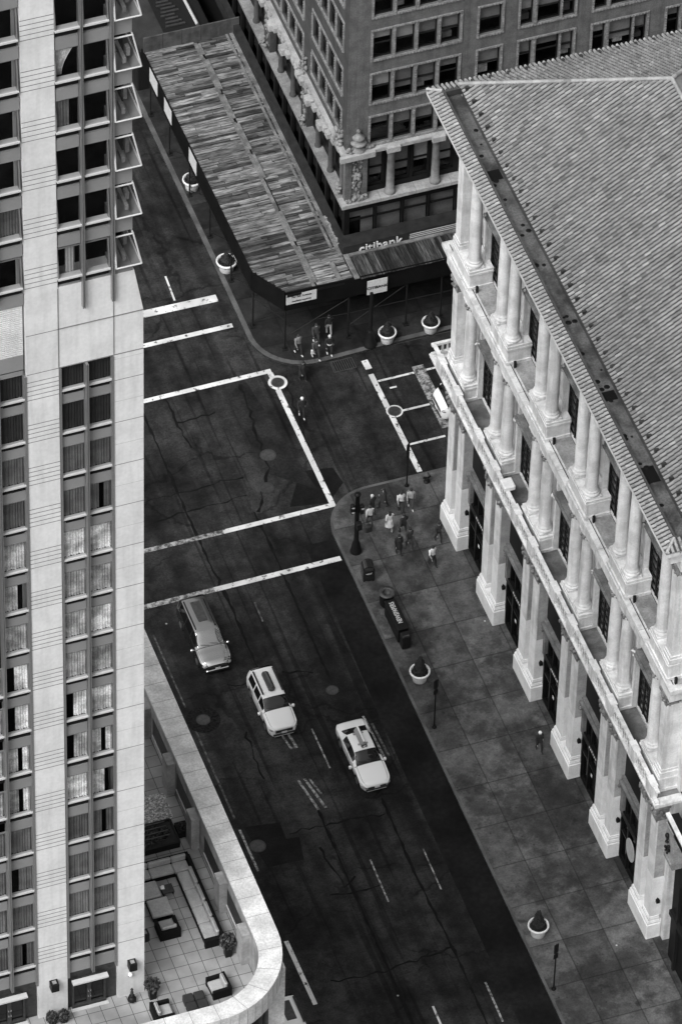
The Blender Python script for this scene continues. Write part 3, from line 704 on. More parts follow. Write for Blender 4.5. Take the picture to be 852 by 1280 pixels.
# ================================================================== BANK BUILDING BEYOND THE SIDE STREET
CB = thing('bank_building', 'tall brick bank building with ornate trim rising behind the timber shed', 'building', (0,17.8,0))
YS2 = 17.8
rows = [(13.15,15.35),(16.6,18.9),(20.2,22.45),(23.7,25.95),(27.2,29.4)]
def south_groups():
    return [[1.55+1.44*k for k in range(4)], [8.33], [10.98,'w',13.68], [15.75,'w',18.45], [20.6], [22.9,24.3]]
ops_s = []; banks_s = []
for ri, (z0, z1) in enumerate(rows):
    for gi, grp in enumerate(south_groups()):
        if gi and ri == 0: continue
        lst = []
        for u in grp:
            if u == 'w': lst.append((lst[-1][1]+.28, lst[-1][1]+.28+1.5))
            else:
                wd = 1.2 if gi == 0 else (1.42 if gi == 1 else .8)
                lst.append((u, u+wd))
        lst = [(a, c, z0, z1) for a, c in lst]
        if not any(in_view((a+c)/2, YS2, (z0+z1)/2, 60) for a, c, _, _ in lst): continue
        ops_s += lst; banks_s.append((lst[0][0], lst[-1][1], z0, z1))
ops_w = []; banks_w = []
for ri, (z0, z1) in enumerate([(13.9,15.6)]+[(17.0,19.0),(20.65,22.75),(24.2,26.4),(27.7,30)]):
    for bay in range(6):
        st = 18.75+7.05*bay
        lst = [(st+1.4*k, st+1.4*k+1.12, z0, z1) for k in range(4)]
        lst = [o for o in lst if in_view(0, (o[0]+o[1])/2, (z0+z1)/2, 20)]
        if not lst: continue
        ops_w += lst; banks_w.append((lst[0][0], lst[-1][1], z0, z1))
mid_s = [(1.62,2.66),(3.16,4.35),(4.5,5.62),(6.08,7.15)]
mid_s += [(8.2+1.35*k, 9.3+1.35*k) for k in range(9)]
mid_s = [(a, c, 9.15, 12.05) for a, c in mid_s]
mid_w = []
for bay in range(4):
    st = 19.1+7.05*bay
    for k, (a, c) in enumerate(((0,1.35),(1.75,2.85),(3.0,3.6),(4.05,5.3))): mid_w.append((st+a, st+c, 9.5, 12.4))
b = MB()
wall_open(b, 'x', YS2, 0, 44, 12.9, 46, ops_s, .28)
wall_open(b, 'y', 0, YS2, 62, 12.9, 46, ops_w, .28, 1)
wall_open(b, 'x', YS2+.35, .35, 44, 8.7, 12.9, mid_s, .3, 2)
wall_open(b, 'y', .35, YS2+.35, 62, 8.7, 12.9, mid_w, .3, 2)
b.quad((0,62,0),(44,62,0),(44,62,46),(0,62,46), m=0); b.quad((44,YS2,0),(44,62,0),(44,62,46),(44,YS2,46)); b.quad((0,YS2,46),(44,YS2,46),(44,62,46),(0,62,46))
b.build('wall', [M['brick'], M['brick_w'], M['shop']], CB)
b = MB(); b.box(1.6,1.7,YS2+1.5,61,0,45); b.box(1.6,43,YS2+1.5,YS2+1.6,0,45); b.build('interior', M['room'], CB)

def sash(axis, p, o, blind=None, trimw=.07, sub=True):
    a, c, z0, z1 = o; mid = (z0+z1)/2; sgn = 1
    def bx(mb, u0, u1, d0, d1, zz0, zz1, m=0):
        if axis == 'x': mb.box(u0,u1,p+d0,p+d1,zz0,zz1,m)
        else: mb.box(p+d0,p+d1,u0,u1,zz0,zz1,m)
    b = MB(); t = trimw
    bx(b,a,a+t,.14,.24,z0,z1); bx(b,c-t,c,.14,.24,z0,z1); bx(b,a+t,c-t,.14,.24,z1-t,z1); bx(b,a+t,c-t,.14,.24,z0,z0+t); bx(b,a+t,c-t,.12,.22,mid-.04,mid+.04)
    w = b.build('window', M['dark'], CB)
    def q(d, zz0, zz1, u0=a, u1=c):
        m_ = MB()
        if axis == 'x': m_.quad((u0,p+d,zz0),(u1,p+d,zz0),(u1,p+d,zz1),(u0,p+d,zz1))
        else: m_.quad((p+d,u0,zz0),(p+d,u1,zz0),(p+d,u1,zz1),(p+d,u0,zz1))
        return m_
    q(.19,z0,z1).build('pane', M['gl'], w)
    if blind is None: blind = rnd.choice((.35,.5,.55,.6,.75))
    if blind > 0: q(.27, z1-(z1-z0)*blind, z1).build('blind', M['blind_lt'] if rnd.random()<.3 else M['blind'], w)
    if rnd.random() < .35:
        m_ = MB(); u = rnd.uniform(a+.2, c-.3)
        if axis == 'x': m_.box(u-.3,u+.3,p+.5,p+.9,z0,z0+.35+.3*rnd.random())
        else: m_.box(p+.5,p+.9,u-.3,u+.3,z0,z0+.4)
        m_.build('desk_clutter', M['curt_lt'] if rnd.random()<.5 else M['curt'], w)
for o in ops_s: sash('x', YS2, o)
for o in ops_w:
    sash('y', 0, o, rnd.choice((0,0,.3,.5)))
for o in mid_s: sash('x', YS2+.35, o, rnd.choice((.6,.62,.75,.7)), .12)
for o in mid_w: sash('y', .35, o, rnd.choice((0,.3,.7)), .12)
def beads(mb, axis, p, a, c, z0, z1, lst):
    def bx(u0,u1,d0,d1,zz0,zz1):
        if axis == 'x': mb.box(u0,u1,p+d0,p+d1,zz0,zz1)
        else: mb.box(p+d0,p+d1,u0,u1,zz0,zz1)
    w = .17
    bx(a-w,c+w,-.05,.02,z1+.02,z1+w); bx(a-w,c+w,-.07,.02,z0-w,z0-.01)
    vs = [a-w+.02]+[o[1]+.02 for o in lst]
    ws = [(a-w, a-.01), (c+.01, c+w)]+[(lst[k][1]+.01, lst[k+1][0]-.01) for k in range(len(lst)-1)]
    for u0, u1 in ws: bx(u0,u1,-.05,.02,z0-.008,z1+.018)
    n = int((c-a+2*w)/.2)
    for k in range(n):
        u = a-w+.03+k*.2; bx(u,u+.1,-.10,-.05,z1+.05,z1+.14); bx(u,u+.1,-.12,-.07,z0-w+.02,z0-.05)
    for u0, u1 in ws:
        for k in range(int((z1-z0)/.21)): bx((u0+u1)/2-.05,(u0+u1)/2+.05,-.10,-.05,z0+.05+k*.21,z0+.15+k*.21)
for axis, banks, ops, p in (('x',banks_s,ops_s,YS2),('y',banks_w,ops_w,0)):
    for a, c, z0, z1 in banks:
        b = MB(); beads(b, axis, p, a, c, z0, z1, sorted(o for o in ops if o[2]==z0 and a-.01<=o[0]<=c)); b.build('window_surround', M['trim'], CB)
# shelf over the shopfront and cornice over the columned storey
b = MB()
b.box(-.3,44,YS2-.45,YS2+.36,8.45,8.72); b.box(-.3,.36,YS2+.36,62,8.45,8.72,2)
for k in range(14): b.box(2.2+k*2.3,2.22+k*2.3,YS2-.455,YS2+.34,8.46,8.726,1)
for k in range(16): b.box(-.305,.34,YS2+2.2+k*2.3,YS2+2.22+k*2.3,8.46,8.726,1)
b.build('stone_shelf', [M['ledge'], M['groove'], M['ledge_w']], CB)
b = MB()
b.box(-.35,44,YS2-.4,YS2+.3,12.72,12.98); b.box(-.4,.3,YS2+.3,62,12.72,12.98)
for x in (2.9,5.82,8.7,11.5,14.3): b.box(x-.42,x+.42,YS2-.62,YS2-.4,12.6,13.0)
b.box(-.55,1.7,YS2-.62,YS2-.4,12.6,13.0)
for k in range(40):
    y = YS2+1.0+k*.62; wv = .66 if k%4 in (1,2) else .5
    b.box(-wv,-.4,y,y+.46,12.7,13.06)
for bay in range(5):
    for dy in (1.55,3.85): y = 19.1+7.05*bay+dy; b.box(-.85,-.4,y-.3,y+.3,12.55,13.02)
b.build('storey_cornice', M['ledge'], CB)
# columns of the middle storey, ornate corner and wall panels
for x in (2.92,5.85,8.75,11.55,14.35):
    b = MB(); b.lathe([(.34,0),(.36,.1),(.33,.28),(.26,.34),(.25,1.6),(.22,3.2),(.26,3.3),(.3,3.55),(.36,3.75)], (x,YS2-.05,8.72), 14); b.box(x-.36,x+.36,YS2-.4,YS2+.3,12.47,12.6); b.build('column', M['colm'], CB)
for bay in range(4):
    for dy in (1.55,3.85):
        y = 19.1+7.05*bay+dy; b = MB(); b.lathe([(.23,0),(.24,.1),(.2,.2),(.17,.26),(.165,1.6),(.15,3.2),(.17,3.3),(.2,3.55),(.24,3.75)], (.08,y,8.72), 12); b.box(-.25,.35,y-.3,y+.3,12.47,12.6); b.build('column', M['brick_w'], CB)
rg = random.Random(3)
b = MB(); b.box(0,.42,YS2+.0,YS2+.4,8.72,12.72); b.box(.42,1.12,YS2+.1,YS2+.4,8.72,12.72); b.box(1.12,1.42,YS2-.04,YS2+.4,8.72,12.72); b.box(.12,.42,YS2+.4,YS2+1.2,8.72,12.72)
b.box(.0,.42,YS2+.62,YS2+1.0,8.72,12.72)
b.build('corner_pier', M['brick'], CB)
b = MB(); b.carve(.48,1.08,YS2+.04,YS2+.1,8.95,12.4,70,(.05,.12),0,rg); b.carve(.6,.95,YS2-.1,YS2+.05,10.3,10.9,10,(.1,.17),0,rg)
b.carve(.05,1.4,YS2-.25,YS2-.05,8.74,9.1,22,(.09,.18),0,rg); b.carve(-.22,-.02,YS2+.4,YS2+1.0,8.74,9.5,16,(.09,.18),0,rg)
b.build('carved_panel', M['trim'], CB)
b = MB()   # urn and scrolls standing on the cornice
b.lathe([(.42,0),(.46,.12),(.3,.22),(.34,.5),(.5,.62),(.5,.72),(.22,.82),(.38,1.0),(.40,1.12),(.14,1.3),(.1,1.5),(.16,1.6),(.02,1.75)], (.75,YS2-.1,12.98), 14); b.carve(-.1,1.7,YS2-.3,YS2,13.0,13.3,26,(.1,.17),0,rg)
b.build('cornice_urn', M['trim'], CB)
b = MB(); b.carve(-.35,-.05,YS2+.5,YS2+1.3,13.0,14.2,26,(.1,.19),0,rg); b.build('cornice_scroll', M['trim'], CB)
for bay in range(1,4): 
    b = MB(); y = 25.25+7.05*(bay-1); b.carve(-.35,-.02,y-.4,y+.3,13.0,14.3,16,(.08,.14),0,rg); b.carve(-.4,-.1,y-.5,y+.45,8.7,9.4,18,(.08,.14),0,rg); b.carve(-.12,.0,y-.3,y+.3,9.6,12.4,26,(.06,.13),0,rg)
    b.build('pier_carving', M['colm'], CB)
for bay in range(1,4):
    y = 25.25+7.05*(bay-1); b = MB(); b.box(-.06,.35,y-.55,y+.55,8.72,12.72); b.build('wall_pier', M['brick_w'], CB)
# black shopfront storey
b = MB()
gs = [(.3,1.95),(2.1,3.72),(3.88,5.42),(5.58,7.2),(7.4,9.2),(9.4,11.2),(11.4,13.2)]
gs = [(a, c, 5.0, 7.8) for a, c in gs]
wall_open(b, 'x', YS2-.15, -.05, 44, 4.5, 8.45, gs, .2)
gw = [(18.0+1.62*k, 19.35+1.62*k, 4.6, 8.1) for k in range(18)]
wall_open(b, 'y', -.05, YS2-.15, 62, 4.0, 8.45, gw, .2)
for a, c, z0, z1 in gs: b.box(a,c,YS2-.1,YS2,6.95,7.05); b.box(a,c,YS2-.1,YS2,5.35,5.45)
wall_open(b, 'x', YS2-.1, 0, 44, 0, 4.0, [(1,3,.2,3),(4,6,.2,3),(8,10,.2,3)], .4)
wall_open(b, 'y', 0, YS2-.1, 62, 0, 4.0, [(19,21.5,.2,3),(23,26,.2,3),(28,31,.2,3)], .4)
b.build('shopfront', M['shop'], CB)
b = MB(); b.quad((.2,YS2+.02,4.8),(14,YS2+.02,4.8),(14,YS2+.02,8),(.2,YS2+.02,8)); b.quad((.1,YS2,4.4),(.1,50,4.4),(.1,50,8.3),(.1,YS2,8.3))
b.quad((0,YS2+.25,.1),(14,YS2+.25,.1),(14,YS2+.25,3.4),(0,YS2+.25,3.4)); b.quad((.25,YS2,.1),(.25,50,.1),(.25,50,3.4),(.25,YS2,3.4)); b.build('shop_glass', M['gl'], CB)
b = MB()
for k, (a, c, z0, z1) in enumerate(gs):
    lo = 6.9 if k == 0 else 5.5
    b.quad((a+.05,YS2+.2,lo if k else 7.0),(c-(.0 if k else .8),YS2+.2,lo if k else 7.0),(c-(.0 if k else .8),YS2+.2,z1),(a+.05,YS2+.2,z1))
    if k == 0: b.quad((c-.8,YS2+.2,5.4),(c,YS2+.2,5.4),(c,YS2+.2,z1),(c-.8,YS2+.2,z1))
b.build('shop_blinds', M['blind'], CB)
b = MB(); b.box(-.45,44,16.62,17.6,4.95,5.98); b.box(-.45,-.06,17.6,62,4.95,5.98); b.build('sign_band', mat('sign_band', .022,.6,.3,2,spec=.2), CB)
b = MB(); 
for k in range(4): b.box(3.9,12,16.59,16.619,5.3+k*.15,5.36+k*.15)
b.build('sign_stripes', M['blind_lt'], CB)
def text(name, s, size, mtx, mt, parent, depth=.03, spacing=1., xs=1., bold=.004):
    cu = bpy.data.curves.new(name, 'FONT'); cu.body = s; cu.size = size; cu.extrude = depth; cu.align_x = 'CENTER'; cu.align_y = 'CENTER'; cu.space_character = spacing; cu.offset = size*bold
    o = bpy.data.objects.new('tmp', cu); COL.objects.link(o)
    bpy.context.view_layer.update()
    me = bpy.data.meshes.new_from_object(o.evaluated_get(bpy.context.evaluated_depsgraph_get())); COL.objects.unlink(o); bpy.data.objects.remove(o)
    off = Vector(parent['_o']) if parent is not None and '_o' in parent else Vector((0,0,0))
    me.transform(Matrix.Translation(-off) @ mtx @ Matrix.Diagonal((xs,1,1,1))); me.name = name; me.materials.clear(); me.materials.append(mt)
    r = bpy.data.objects.new(name, me); COL.objects.link(r); r.parent = parent
    if parent is not None and '_o' in parent: r['_o'] = parent['_o']
    return r
def face_south(x, y, z): return Matrix.Translation((x,y,z)) @ Matrix.Rotation(PI/2,4,'X')
def face_west(x, y, z): return Matrix.Translation((x,y,z)) @ Matrix.Rotation(-PI/2,4,'Z') @ Matrix.Rotation(PI/2,4,'X')
text('sign_letters', 'citibank', .98, face_south(2.0,16.6,5.5), M['sign'], CB, .04, 1.0, .93)
text('sign_letters', 'citibank', .98, face_west(-.48,18.7,5.5), M['blind'], CB, .04, 1.0, .9)

# ================================================================== TIMBER SIDEWALK SHED
SH = thing('sidewalk_shed', 'black scaffold shed with weathered plank roof wrapping the bank corner', 'scaffold shed', (-5,16,0))
ZD = 5.3
out = [(-6.38,38.0),(-6.2,16.95),(-4.85,14.65),(14,14.3)]
b = MB()
def edge_x(y):
    if y > 16.95: return -6.2-(y-16.95)*.0085
    t = (y-14.65)/(16.95-14.65); return -4.85-t*1.35
rg = random.Random(5); y = 14.66
sx = -2.95
while y < 37.7:
    w = rg.uniform(.16,.30)
    for (x0, x1) in ((edge_x(min(y,37.6)),sx-.14),(sx+.14,-.48)):
        if x0 > x1-.2: continue
        cuts = sorted([x0,x1]+([rg.uniform(x0+.6,x1-.6)] if rg.random()<.55 and x1-x0>1.6 else []))
        for k in range(len(cuts)-1):
            zz = ZD+rg.uniform(-.03,.03); j = .02
            sk_ = rg.uniform(-.03,.03); x0_, x1_ = cuts[k]+j, cuts[k+1]-j; g_ = .016
            b.add([(x0_,y+g_,zz-.05),(x1_,y+g_+sk_,zz-.05),(x1_,y+w-g_+sk_,zz-.05),(x0_,y+w-g_,zz-.05),(x0_,y+g_,zz),(x1_,y+g_+sk_,zz),(x1_,y+w-g_+sk_,zz),(x0_,y+w-g_,zz)],[(4,5,6,7),(0,1,5,4),(1,2,6,5),(2,3,7,6),(3,0,4,7)])
    y += w
b.build('plank_deck', M['plank'], SH)
b = MB(); x = -.05
while x < 14:
    w = rg.uniform(.17,.3); zz = ZD+rg.uniform(-.02,.02)
    b.box(x+.015,x+w-.015,14.36,16.6,zz-.05,zz); x += w
b.build('side_deck', M['plank_y'], SH)
b = MB()
yy = 14.6
while yy < 37.4:
    L = rg.uniform(2.2,4.2); y2 = min(yy+L, 37.5); dx = rg.uniform(-.05,.05)
    b.box(sx-.2+dx,sx+.02+dx,yy,y2-.03,ZD+.0,ZD+.05); 
    if rg.random() < .8: b.box(sx+.0+dx,sx+.2+dx,yy+.3,y2-.2,ZD+.03,ZD+.1)
    yy = y2
b.box(-.72,-.48,16.6,37.6,ZD+.03,ZD+.09); b.box(-1.0,-.84,17.4,37.6,ZD+.03,ZD+.08)
b.box(-1.5,-1.2,14.7,16.2,ZD+.02,ZD+.08); b.box(-.45,-.12,14.4,16.6,ZD+.02,ZD+.09)
b.box(-.1,14,16.35,16.58,ZD+.01,ZD+.1)
b.build('deck_battens', M['beam'], SH)
b = MB()
for k in range(len(out)-1):
    a = Vector((*out[k],0)); c = Vector((*out[k+1],0)); d = (c-a).normalized(); nn = Vector((d.y,-d.x,0))*-.08
    b.add([(p.x,p.y,z) for z in (ZD-1.5,ZD+.05) for p in (a,c,c-nn,a-nn)], [(0,1,5,4),(1,2,6,5),(2,3,7,6),(3,0,4,7),(4,5,6,7),(0,3,2,1)])
b.build('fascia', M['shedblack'], SH)
b = MB()
for k in range(5):
    x0 = -6.42+k*1.28; b.box(x0,x0+1.25,37.62,37.72,ZD-.4,ZD+1.25)
b.build('end_parapet', mat('old_plywood', .06,.8,.5,1.2,streak=.4), SH)
b = MB(); b.box(-6.2,-.2,17,37.6,ZD-.3,ZD-.12); b.box(-4.8,14,14.5,17.4,ZD-.3,ZD-.12); b.build('deck_frame', M['dark2'], SH)
pl = [(-6.1,37.2),(-6.08,33.4),(-6.05,29.5),(-6.02,25.6),(-6.0,21.5),(-6.0,17.3),(-4.75,14.85),(-.72,14.6),(3.06,14.55),(5.32,14.5),(8.8,14.5),(-.4,30),(-.4,24)]
for x, y in pl:
    b = MB(); b.tube((x,y,.2),(x,y,ZD-.3),.055,seg=7); b.box(x-.16,x+.16,y-.16,y+.16,.152,.2); b.build('post', M['dark'], SH)
b = MB()
for (a, c) in zip(pl[:6], pl[1:7]): b.tube((*a,.6),(*c,3.6),.03,seg=5); b.tube((*a,2.7),(*c,2.7),.03,seg=5); 
for (a, c) in zip(pl[6:10], pl[7:11]): b.tube((*a,2.3),(*c,2.3),.03,seg=5)
b.tube((-4.75,14.85,1.2),(-.72,14.6,3.6),.035,seg=5); b.tube((-.72,14.6,1.2),(3.06,14.55,3.7),.03,seg=5)
b.build('brace', M['dark'], SH)
def panel(label, cat, cx, cy, z0, w, h, ang, grp=None, lines=()):
    o = thing('sign_board', label, cat, (cx,cy,z0), grp)
    b = MB(); d = Vector((math.cos(ang), math.sin(ang), 0)); n_ = Vector((d.y,-d.x,0)); c = Vector((cx,cy,0))
    P = [c-d*w/2, c+d*w/2, c+d*w/2-n_*.03, c-d*w/2-n_*.03]
    b.add([(p.x,p.y,z) for z in (z0,z0+h) for p in P], [(0,1,5,4),(1,2,6,5),(2,3,7,6),(3,0,4,7),(4,5,6,7),(0,3,2,1)]); b.build('board', M['sign'], o)
    for s, sz, dz in lines:
        text('lettering', s, sz, Matrix.Translation((cx+n_.x*.02,cy+n_.y*.02,z0+dz)) @ Matrix.Rotation(ang,4,'Z') @ Matrix.Rotation(PI/2,4,'X'), M['ink'], o, .005, bold=.02)
    return o
panel('white CITIBANK banner hung on the black shed fascia','banner',1.0,14.30,3.78,1.3,1.2,-.0186,None,(('CITIBANK',.3,.56),))
panel('wide white board with two lines of small text by the shed corner','sign',-3.86,14.50,4.35,1.95,.82,-.0186,None,(('For 5th Avenue',.2,.58),('Available inquiries',.17,.22)))
for yy, lab in ((35.9,'far white board on the street side of the shed'),(33.0,'second white board from the far end of the shed'),(28.2,'third white board along the shed, nearest the big planter')):
    panel(lab,'sign',edge_x(yy)-.085,yy,ZD-1.25,1.9 if yy<35 else 2.2,1.2,-PI/2,'boards on the street side of the shed')
# dark works compound beyond the shed
WC = thing('works_shed','dark flat-roofed works shed beyond the plank shed end','shed',(-3,45,0))
b = MB(); b.bevbox(-6.2,-.8,39.6,52,.15,3.1,.08); b.build('body', M['dark'], WC)
b = MB(); b.quad((-5.9,40,3.106),(-3.9,40,3.106),(-3.9,51,3.106),(-5.9,51,3.106)); b.box(-6.3,-6.1,39.5,52,3.1,3.4); b.build('roof', mat('roof_felt',.02,.7,.5,1), WC)
b = MB()
for k in range(10): b.box(-3.6+.1*(k%3),-2.3-.13*(k%4),41.6+k*.33,41.76+k*.33,3.11,3.2)
b.build('slats', M['iron'], WC)
for x, y, lab in ((-1.75,45.4,'pale pipe lying on the works shed roof'),(.2,44.6,'pale pipe lying beside the bank wall')):
    p = thing('scaffold_pipe', lab, 'pipe', (x,y,3.1)); b = MB(); b.tube((x,y,3.28),(x+.1,y-4.6,3.28),.11,seg=8); b.build('pipe', M['blind_lt'], p)
    b = MB(); b.tube((x,y-1,3.28),(x,y-1.3,3.28),.14,seg=8); b.tube((x+.1,y-4.3,3.28),(x+.1,y-4.6,3.28),.14,seg=8); b.build('coupler', M['iron_lt'], p)

# ================================================================== NEIGHBOUR BUILDING (lower right)
NB = thing('dark_storefront_building','dark low storefront building adjoining the columned building at the near end','building',(6,-45,0))
b = MB(); b.box(.3,20,-70,-37.5,0,12.0); b.build('wall', M['shop'], NB)
b = MB(); b.box(-.45,-.2,-70,-37.2,12.45,12.58); b.box(-.3,.3,-70,-37.3,11.6,12.45,1); b.build('cornice', [M['stone'],M['shop']], NB)
b = MB(); b.box(.3,20,-70,-37.5,12.0,12.1); b.build('roof', M['dark'], NB)
b = MB(); b.box(-.3,.3,-38.35,-37.15,8.8,12.3); b.box(-.38,-.3,-38.25,-37.25,9.0,9.2); b.box(-.38,-.3,-38.25,-37.25,11.6,11.8); b.build('stone_panel', M['stone_shelf'], NB)
b = MB(); b.carve(-.55,-.34,-38.0,-37.45,10.0,11.2,16,(.07,.14),0,rg); b.build('panel_ornament', M['dark'], NB)
b = MB()
for y in (-38.6,-40.6,-42.6): 
    b.box(.12,.32,y-.1,y+.1,.15,7.5)
b.box(.1,.32,-46,-37.6,4.0,4.4); b.build('shop_frame', M['dark'], NB)
b = MB(); b.box(.2,.3,-41,-39.2,5.0,6.6); b.build('pane', M['gl_black'], NB)

# ================================================================== HOTEL TOWER
YF = -57.45; ZT = 35.2
HT = thing('hotel_tower','tall pale hotel tower with columns of curtained windows above the terrace','tower',(-48,-50,0))
lower = [39.4,42.3,45.2,48.1,51.1,54.1,57.1,59.95,62.8,65.6,68.4,71.2,74.1,76.95,79.75]
upper = [87.0,90.1,93.05,96.0,99.0,102.0,105.0]
b = MB()
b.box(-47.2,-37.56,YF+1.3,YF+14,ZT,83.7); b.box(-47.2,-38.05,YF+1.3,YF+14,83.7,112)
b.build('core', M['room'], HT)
PX_ = [(-38.95,-37.55),(-43.08,-41.55),(-47.3,-45.8)]
b = MB()
b.box(-38.95,-37.55,YF,YF+1.3,ZT,81.25)                     # right pier
b.box(-43.08,-41.55,YF,YF+1.3,ZT,112); b.box(-47.3,-45.8,YF,YF+1.3,ZT,112)
b.box(-41.55,-38.95,YF+.03,YF+1.3,81.25,86.35); 
b.add([(-38.95,YF+.03,81.25),(-37.55,YF+.03,81.25),(-37.55,YF+.03,83.75),(-37.97,YF+.03,86.35),(-38.95,YF+.03,86.35)]+[(-38.95,YF+14,81.25),(-37.55,YF+14,81.25),(-37.55,YF+14,83.75),(-37.97,YF+14,86.35),(-38.95,YF+14,86.35)],
      [(0,1,2,3,4),(1,6,7,2),(2,7,8,3),(3,8,9,4)])
b.quad((-37.56,YF+1.3,ZT),(-37.56,YF+14,ZT),(-37.56,YF+14,81.25),(-37.56,YF+1.3,81.25))
b.box(-38.95,-38.04,YF+5.5,YF+14,86.35,112)
b.build('pier', M['hotel'], HT)
b = MB(); e = .004
seams = [39.52,42.25,45.25,48.15,51.04,54.08,57.04,59.91,62.74,65.59,68.4,71.23,74.02,76.84,79.6]
for z in seams:
    b.box(-38.93,-37.545,YF-e,YF,z-.018,z+.018); b.box(-38.93,-37.545,YF-e*.5,YF,z+1.36,z+1.37)
    for x0, x1 in PX_[1:]:
        b.box(x0,x1,YF-e,YF,z-.02,z+.02)
        for k in range(1,5): b.box(x0,x1,YF-e,YF,z+k*.285-.018,z+k*.285+.022)
for z in upper:
    for x0, x1 in PX_[1:]:
        b.box(x0,x1,YF-e,YF,z-.25-.02,z-.25+.02)
        for k in range(1,5): b.box(x0,x1,YF-e,YF,z-.25+k*.29-.018,z-.25+k*.29+.022)
for z in (81.26,83.74): b.box(-43.06,-37.55,YF-e+.03 if False else YF-e,YF+.03,z-.02,z+.02)
b.box(-41.57,-41.53,YF-e,YF,81.3,86.3); b.box(-38.97,-38.93,YF-e,YF,81.3,86.3)
b.build('panel_joints', M['groove'], HT)
def fin(x, z0, z1, w=.12, d=.22):
    b = MB(); b.box(x-w/2,x-w*.12,YF-d,YF+.3,z0,z1); b.box(x+w*.12,x+w/2,YF-d,YF+.3,z0,z1); b.box(x-w*.12,x+w*.12,YF-d+.08,YF+.3,z0,z1); return b.build('fin', M['fin'], HT)
fin(-40.26,38.0,81.24); fin(-40.38,84.9,112); fin(-39.0,84.9,112,.15,.2)
fin(-44.44,38.0,81.5); fin(-44.44,86.4,112)
for x in (-41.48,-39.01,-43.12,-45.74): 
    b = MB(); b.box(x-.05,x+.05,YF-.04,YF+.3,ZT+2.6,81.2); b.build('side_frame', M['fin'], HT)
# spandrels
def spand(*a):
    b = MB(); b.box(*a); b.build('spandrel', M['spandrel'], HT)
for x0, x1 in ((-41.43,-40.34),(-40.18,-39.06),(-45.69,-44.52),(-44.36,-43.17)):
    for z in lower:
        if z < 79 and in_view(x0,YF,z+2,20): spand(x0,x1,YF+.12,YF+.25,z+1.82,z+2.45)
    spand(x0,x1,YF+.12,YF+.25,38.0,38.85)
spand(-44.36,-43.17,YF+.1,YF+.25,81.25,82.5)
for x0, x1 in ((-41.5,-40.46),(-40.3,-39.08),(-45.69,-44.52),(-44.36,-43.12)):
    for z in upper:
        if in_view(x0,YF,z-1,20): spand(x0,x1,YF+.05,YF+.25,z-1.28,z-.62)
for z in upper:
    if in_view(-38.5,YF,z-1,20): spand(-38.92,-38.04,YF+.05,YF+5.4,z-1.17,z-.42)
b = MB()
for x0 in (-45.69,-44.36):
    for k in range(30): b.box(x0,x0+1.19,YF+.1,YF+.2,82.55+k*.125,82.62+k*.125); 
    b.box(x0,x0+1.19,YF+.2,YF+.25,82.5,86.4)
b.build('louvre_panel', M['hotel'], HT)
# windows : one set of meshes, copied down the face
def hotel_window(w, h, tilt):
    b = MB()
    for x in (-w/2, w/2-.06): b.add([(x,-tilt,0),(x+.06,-tilt,0),(x+.06,.0,h),(x,.0,h),(x,.1,0),(x+.06,.1,0),(x+.06,.1,h),(x,.1,h)],[(0,1,2,3),(0,3,7,4),(1,5,6,2)])
    b.box(-w/2,w/2,-tilt-.06,.1,-.09,.0,1); b.box(-w/2,w/2,.0,.1,h,h+.05)
    f = b.build('window', [M['fin'], M['sill']])
    b = MB(); b.quad((-w/2,.03-tilt,0),(w/2,.03-tilt,0),(w/2,.05,h),(-w/2,.05,h)); p = b.build('pane', M['gl'], f)
    b = MB(); b.box(-w/2,w/2,.05,.12,-.6 if tilt > .1 else -.5,-.09); b.box(-w/2+.2,w/2-.12,-.02,.05,-.36,-.30); l = b.build('vent_strip', M['louvre'], f)
    return f
def curtain(u0, u1, h, mt, swag=0):
    b = MB(); n = max(6, int((u1-u0)/.04)); vs = []
    for k in range(n+1):
        u = u0+(u1-u0)*k/n; d = .13+.03*math.sin(k*1.9)+.02*math.sin(k*.7)
        vs += [(u,d,.0),(u - swag*(u-u0)*.0,d,h)]
    if swag:
        vs = []
        for k in range(n+1):
            t = k/n
            for j in range(6):
                s_ = j/5; wid = 1-.65*swag*math.sin(min(1,(1-s_))*PI/2); vs.append((u0+(u1-u0)*t*wid, .22+.035*math.sin(k*1.9), h*s_))
        b.add(vs, [(k*6+j,(k+1)*6+j,(k+1)*6+j+1,k*6+j+1) for k in range(n) for j in range(5)], 0)
    else: b.add(vs, [(2*k,2*k+2,2*k+3,2*k+1) for k in range(n)], 0)
    return b.build('curtain', mt)
protoL = hotel_window(1.2,1.8,.05); protoU = hotel_window(1.16,1.64,.2)
curts = {}
def get_curt(key, *a):
    if key not in curts: curts[key] = curtain(*a); return curts[key]
    c = curts[key].copy(); COL.objects.link(c); return c
firsts = {}
def put_window(proto, x, z, curt):
    w = copy_tree(proto)
    w.parent = HT; w.location = Vector((x,YF+.1,z))-HT.location
    for k, a in enumerate(curt):
        c = get_curt(*a); c.parent = w
    return w
rg = random.Random(21)
cols_low = (-40.88,-39.62,-45.1,-43.77)
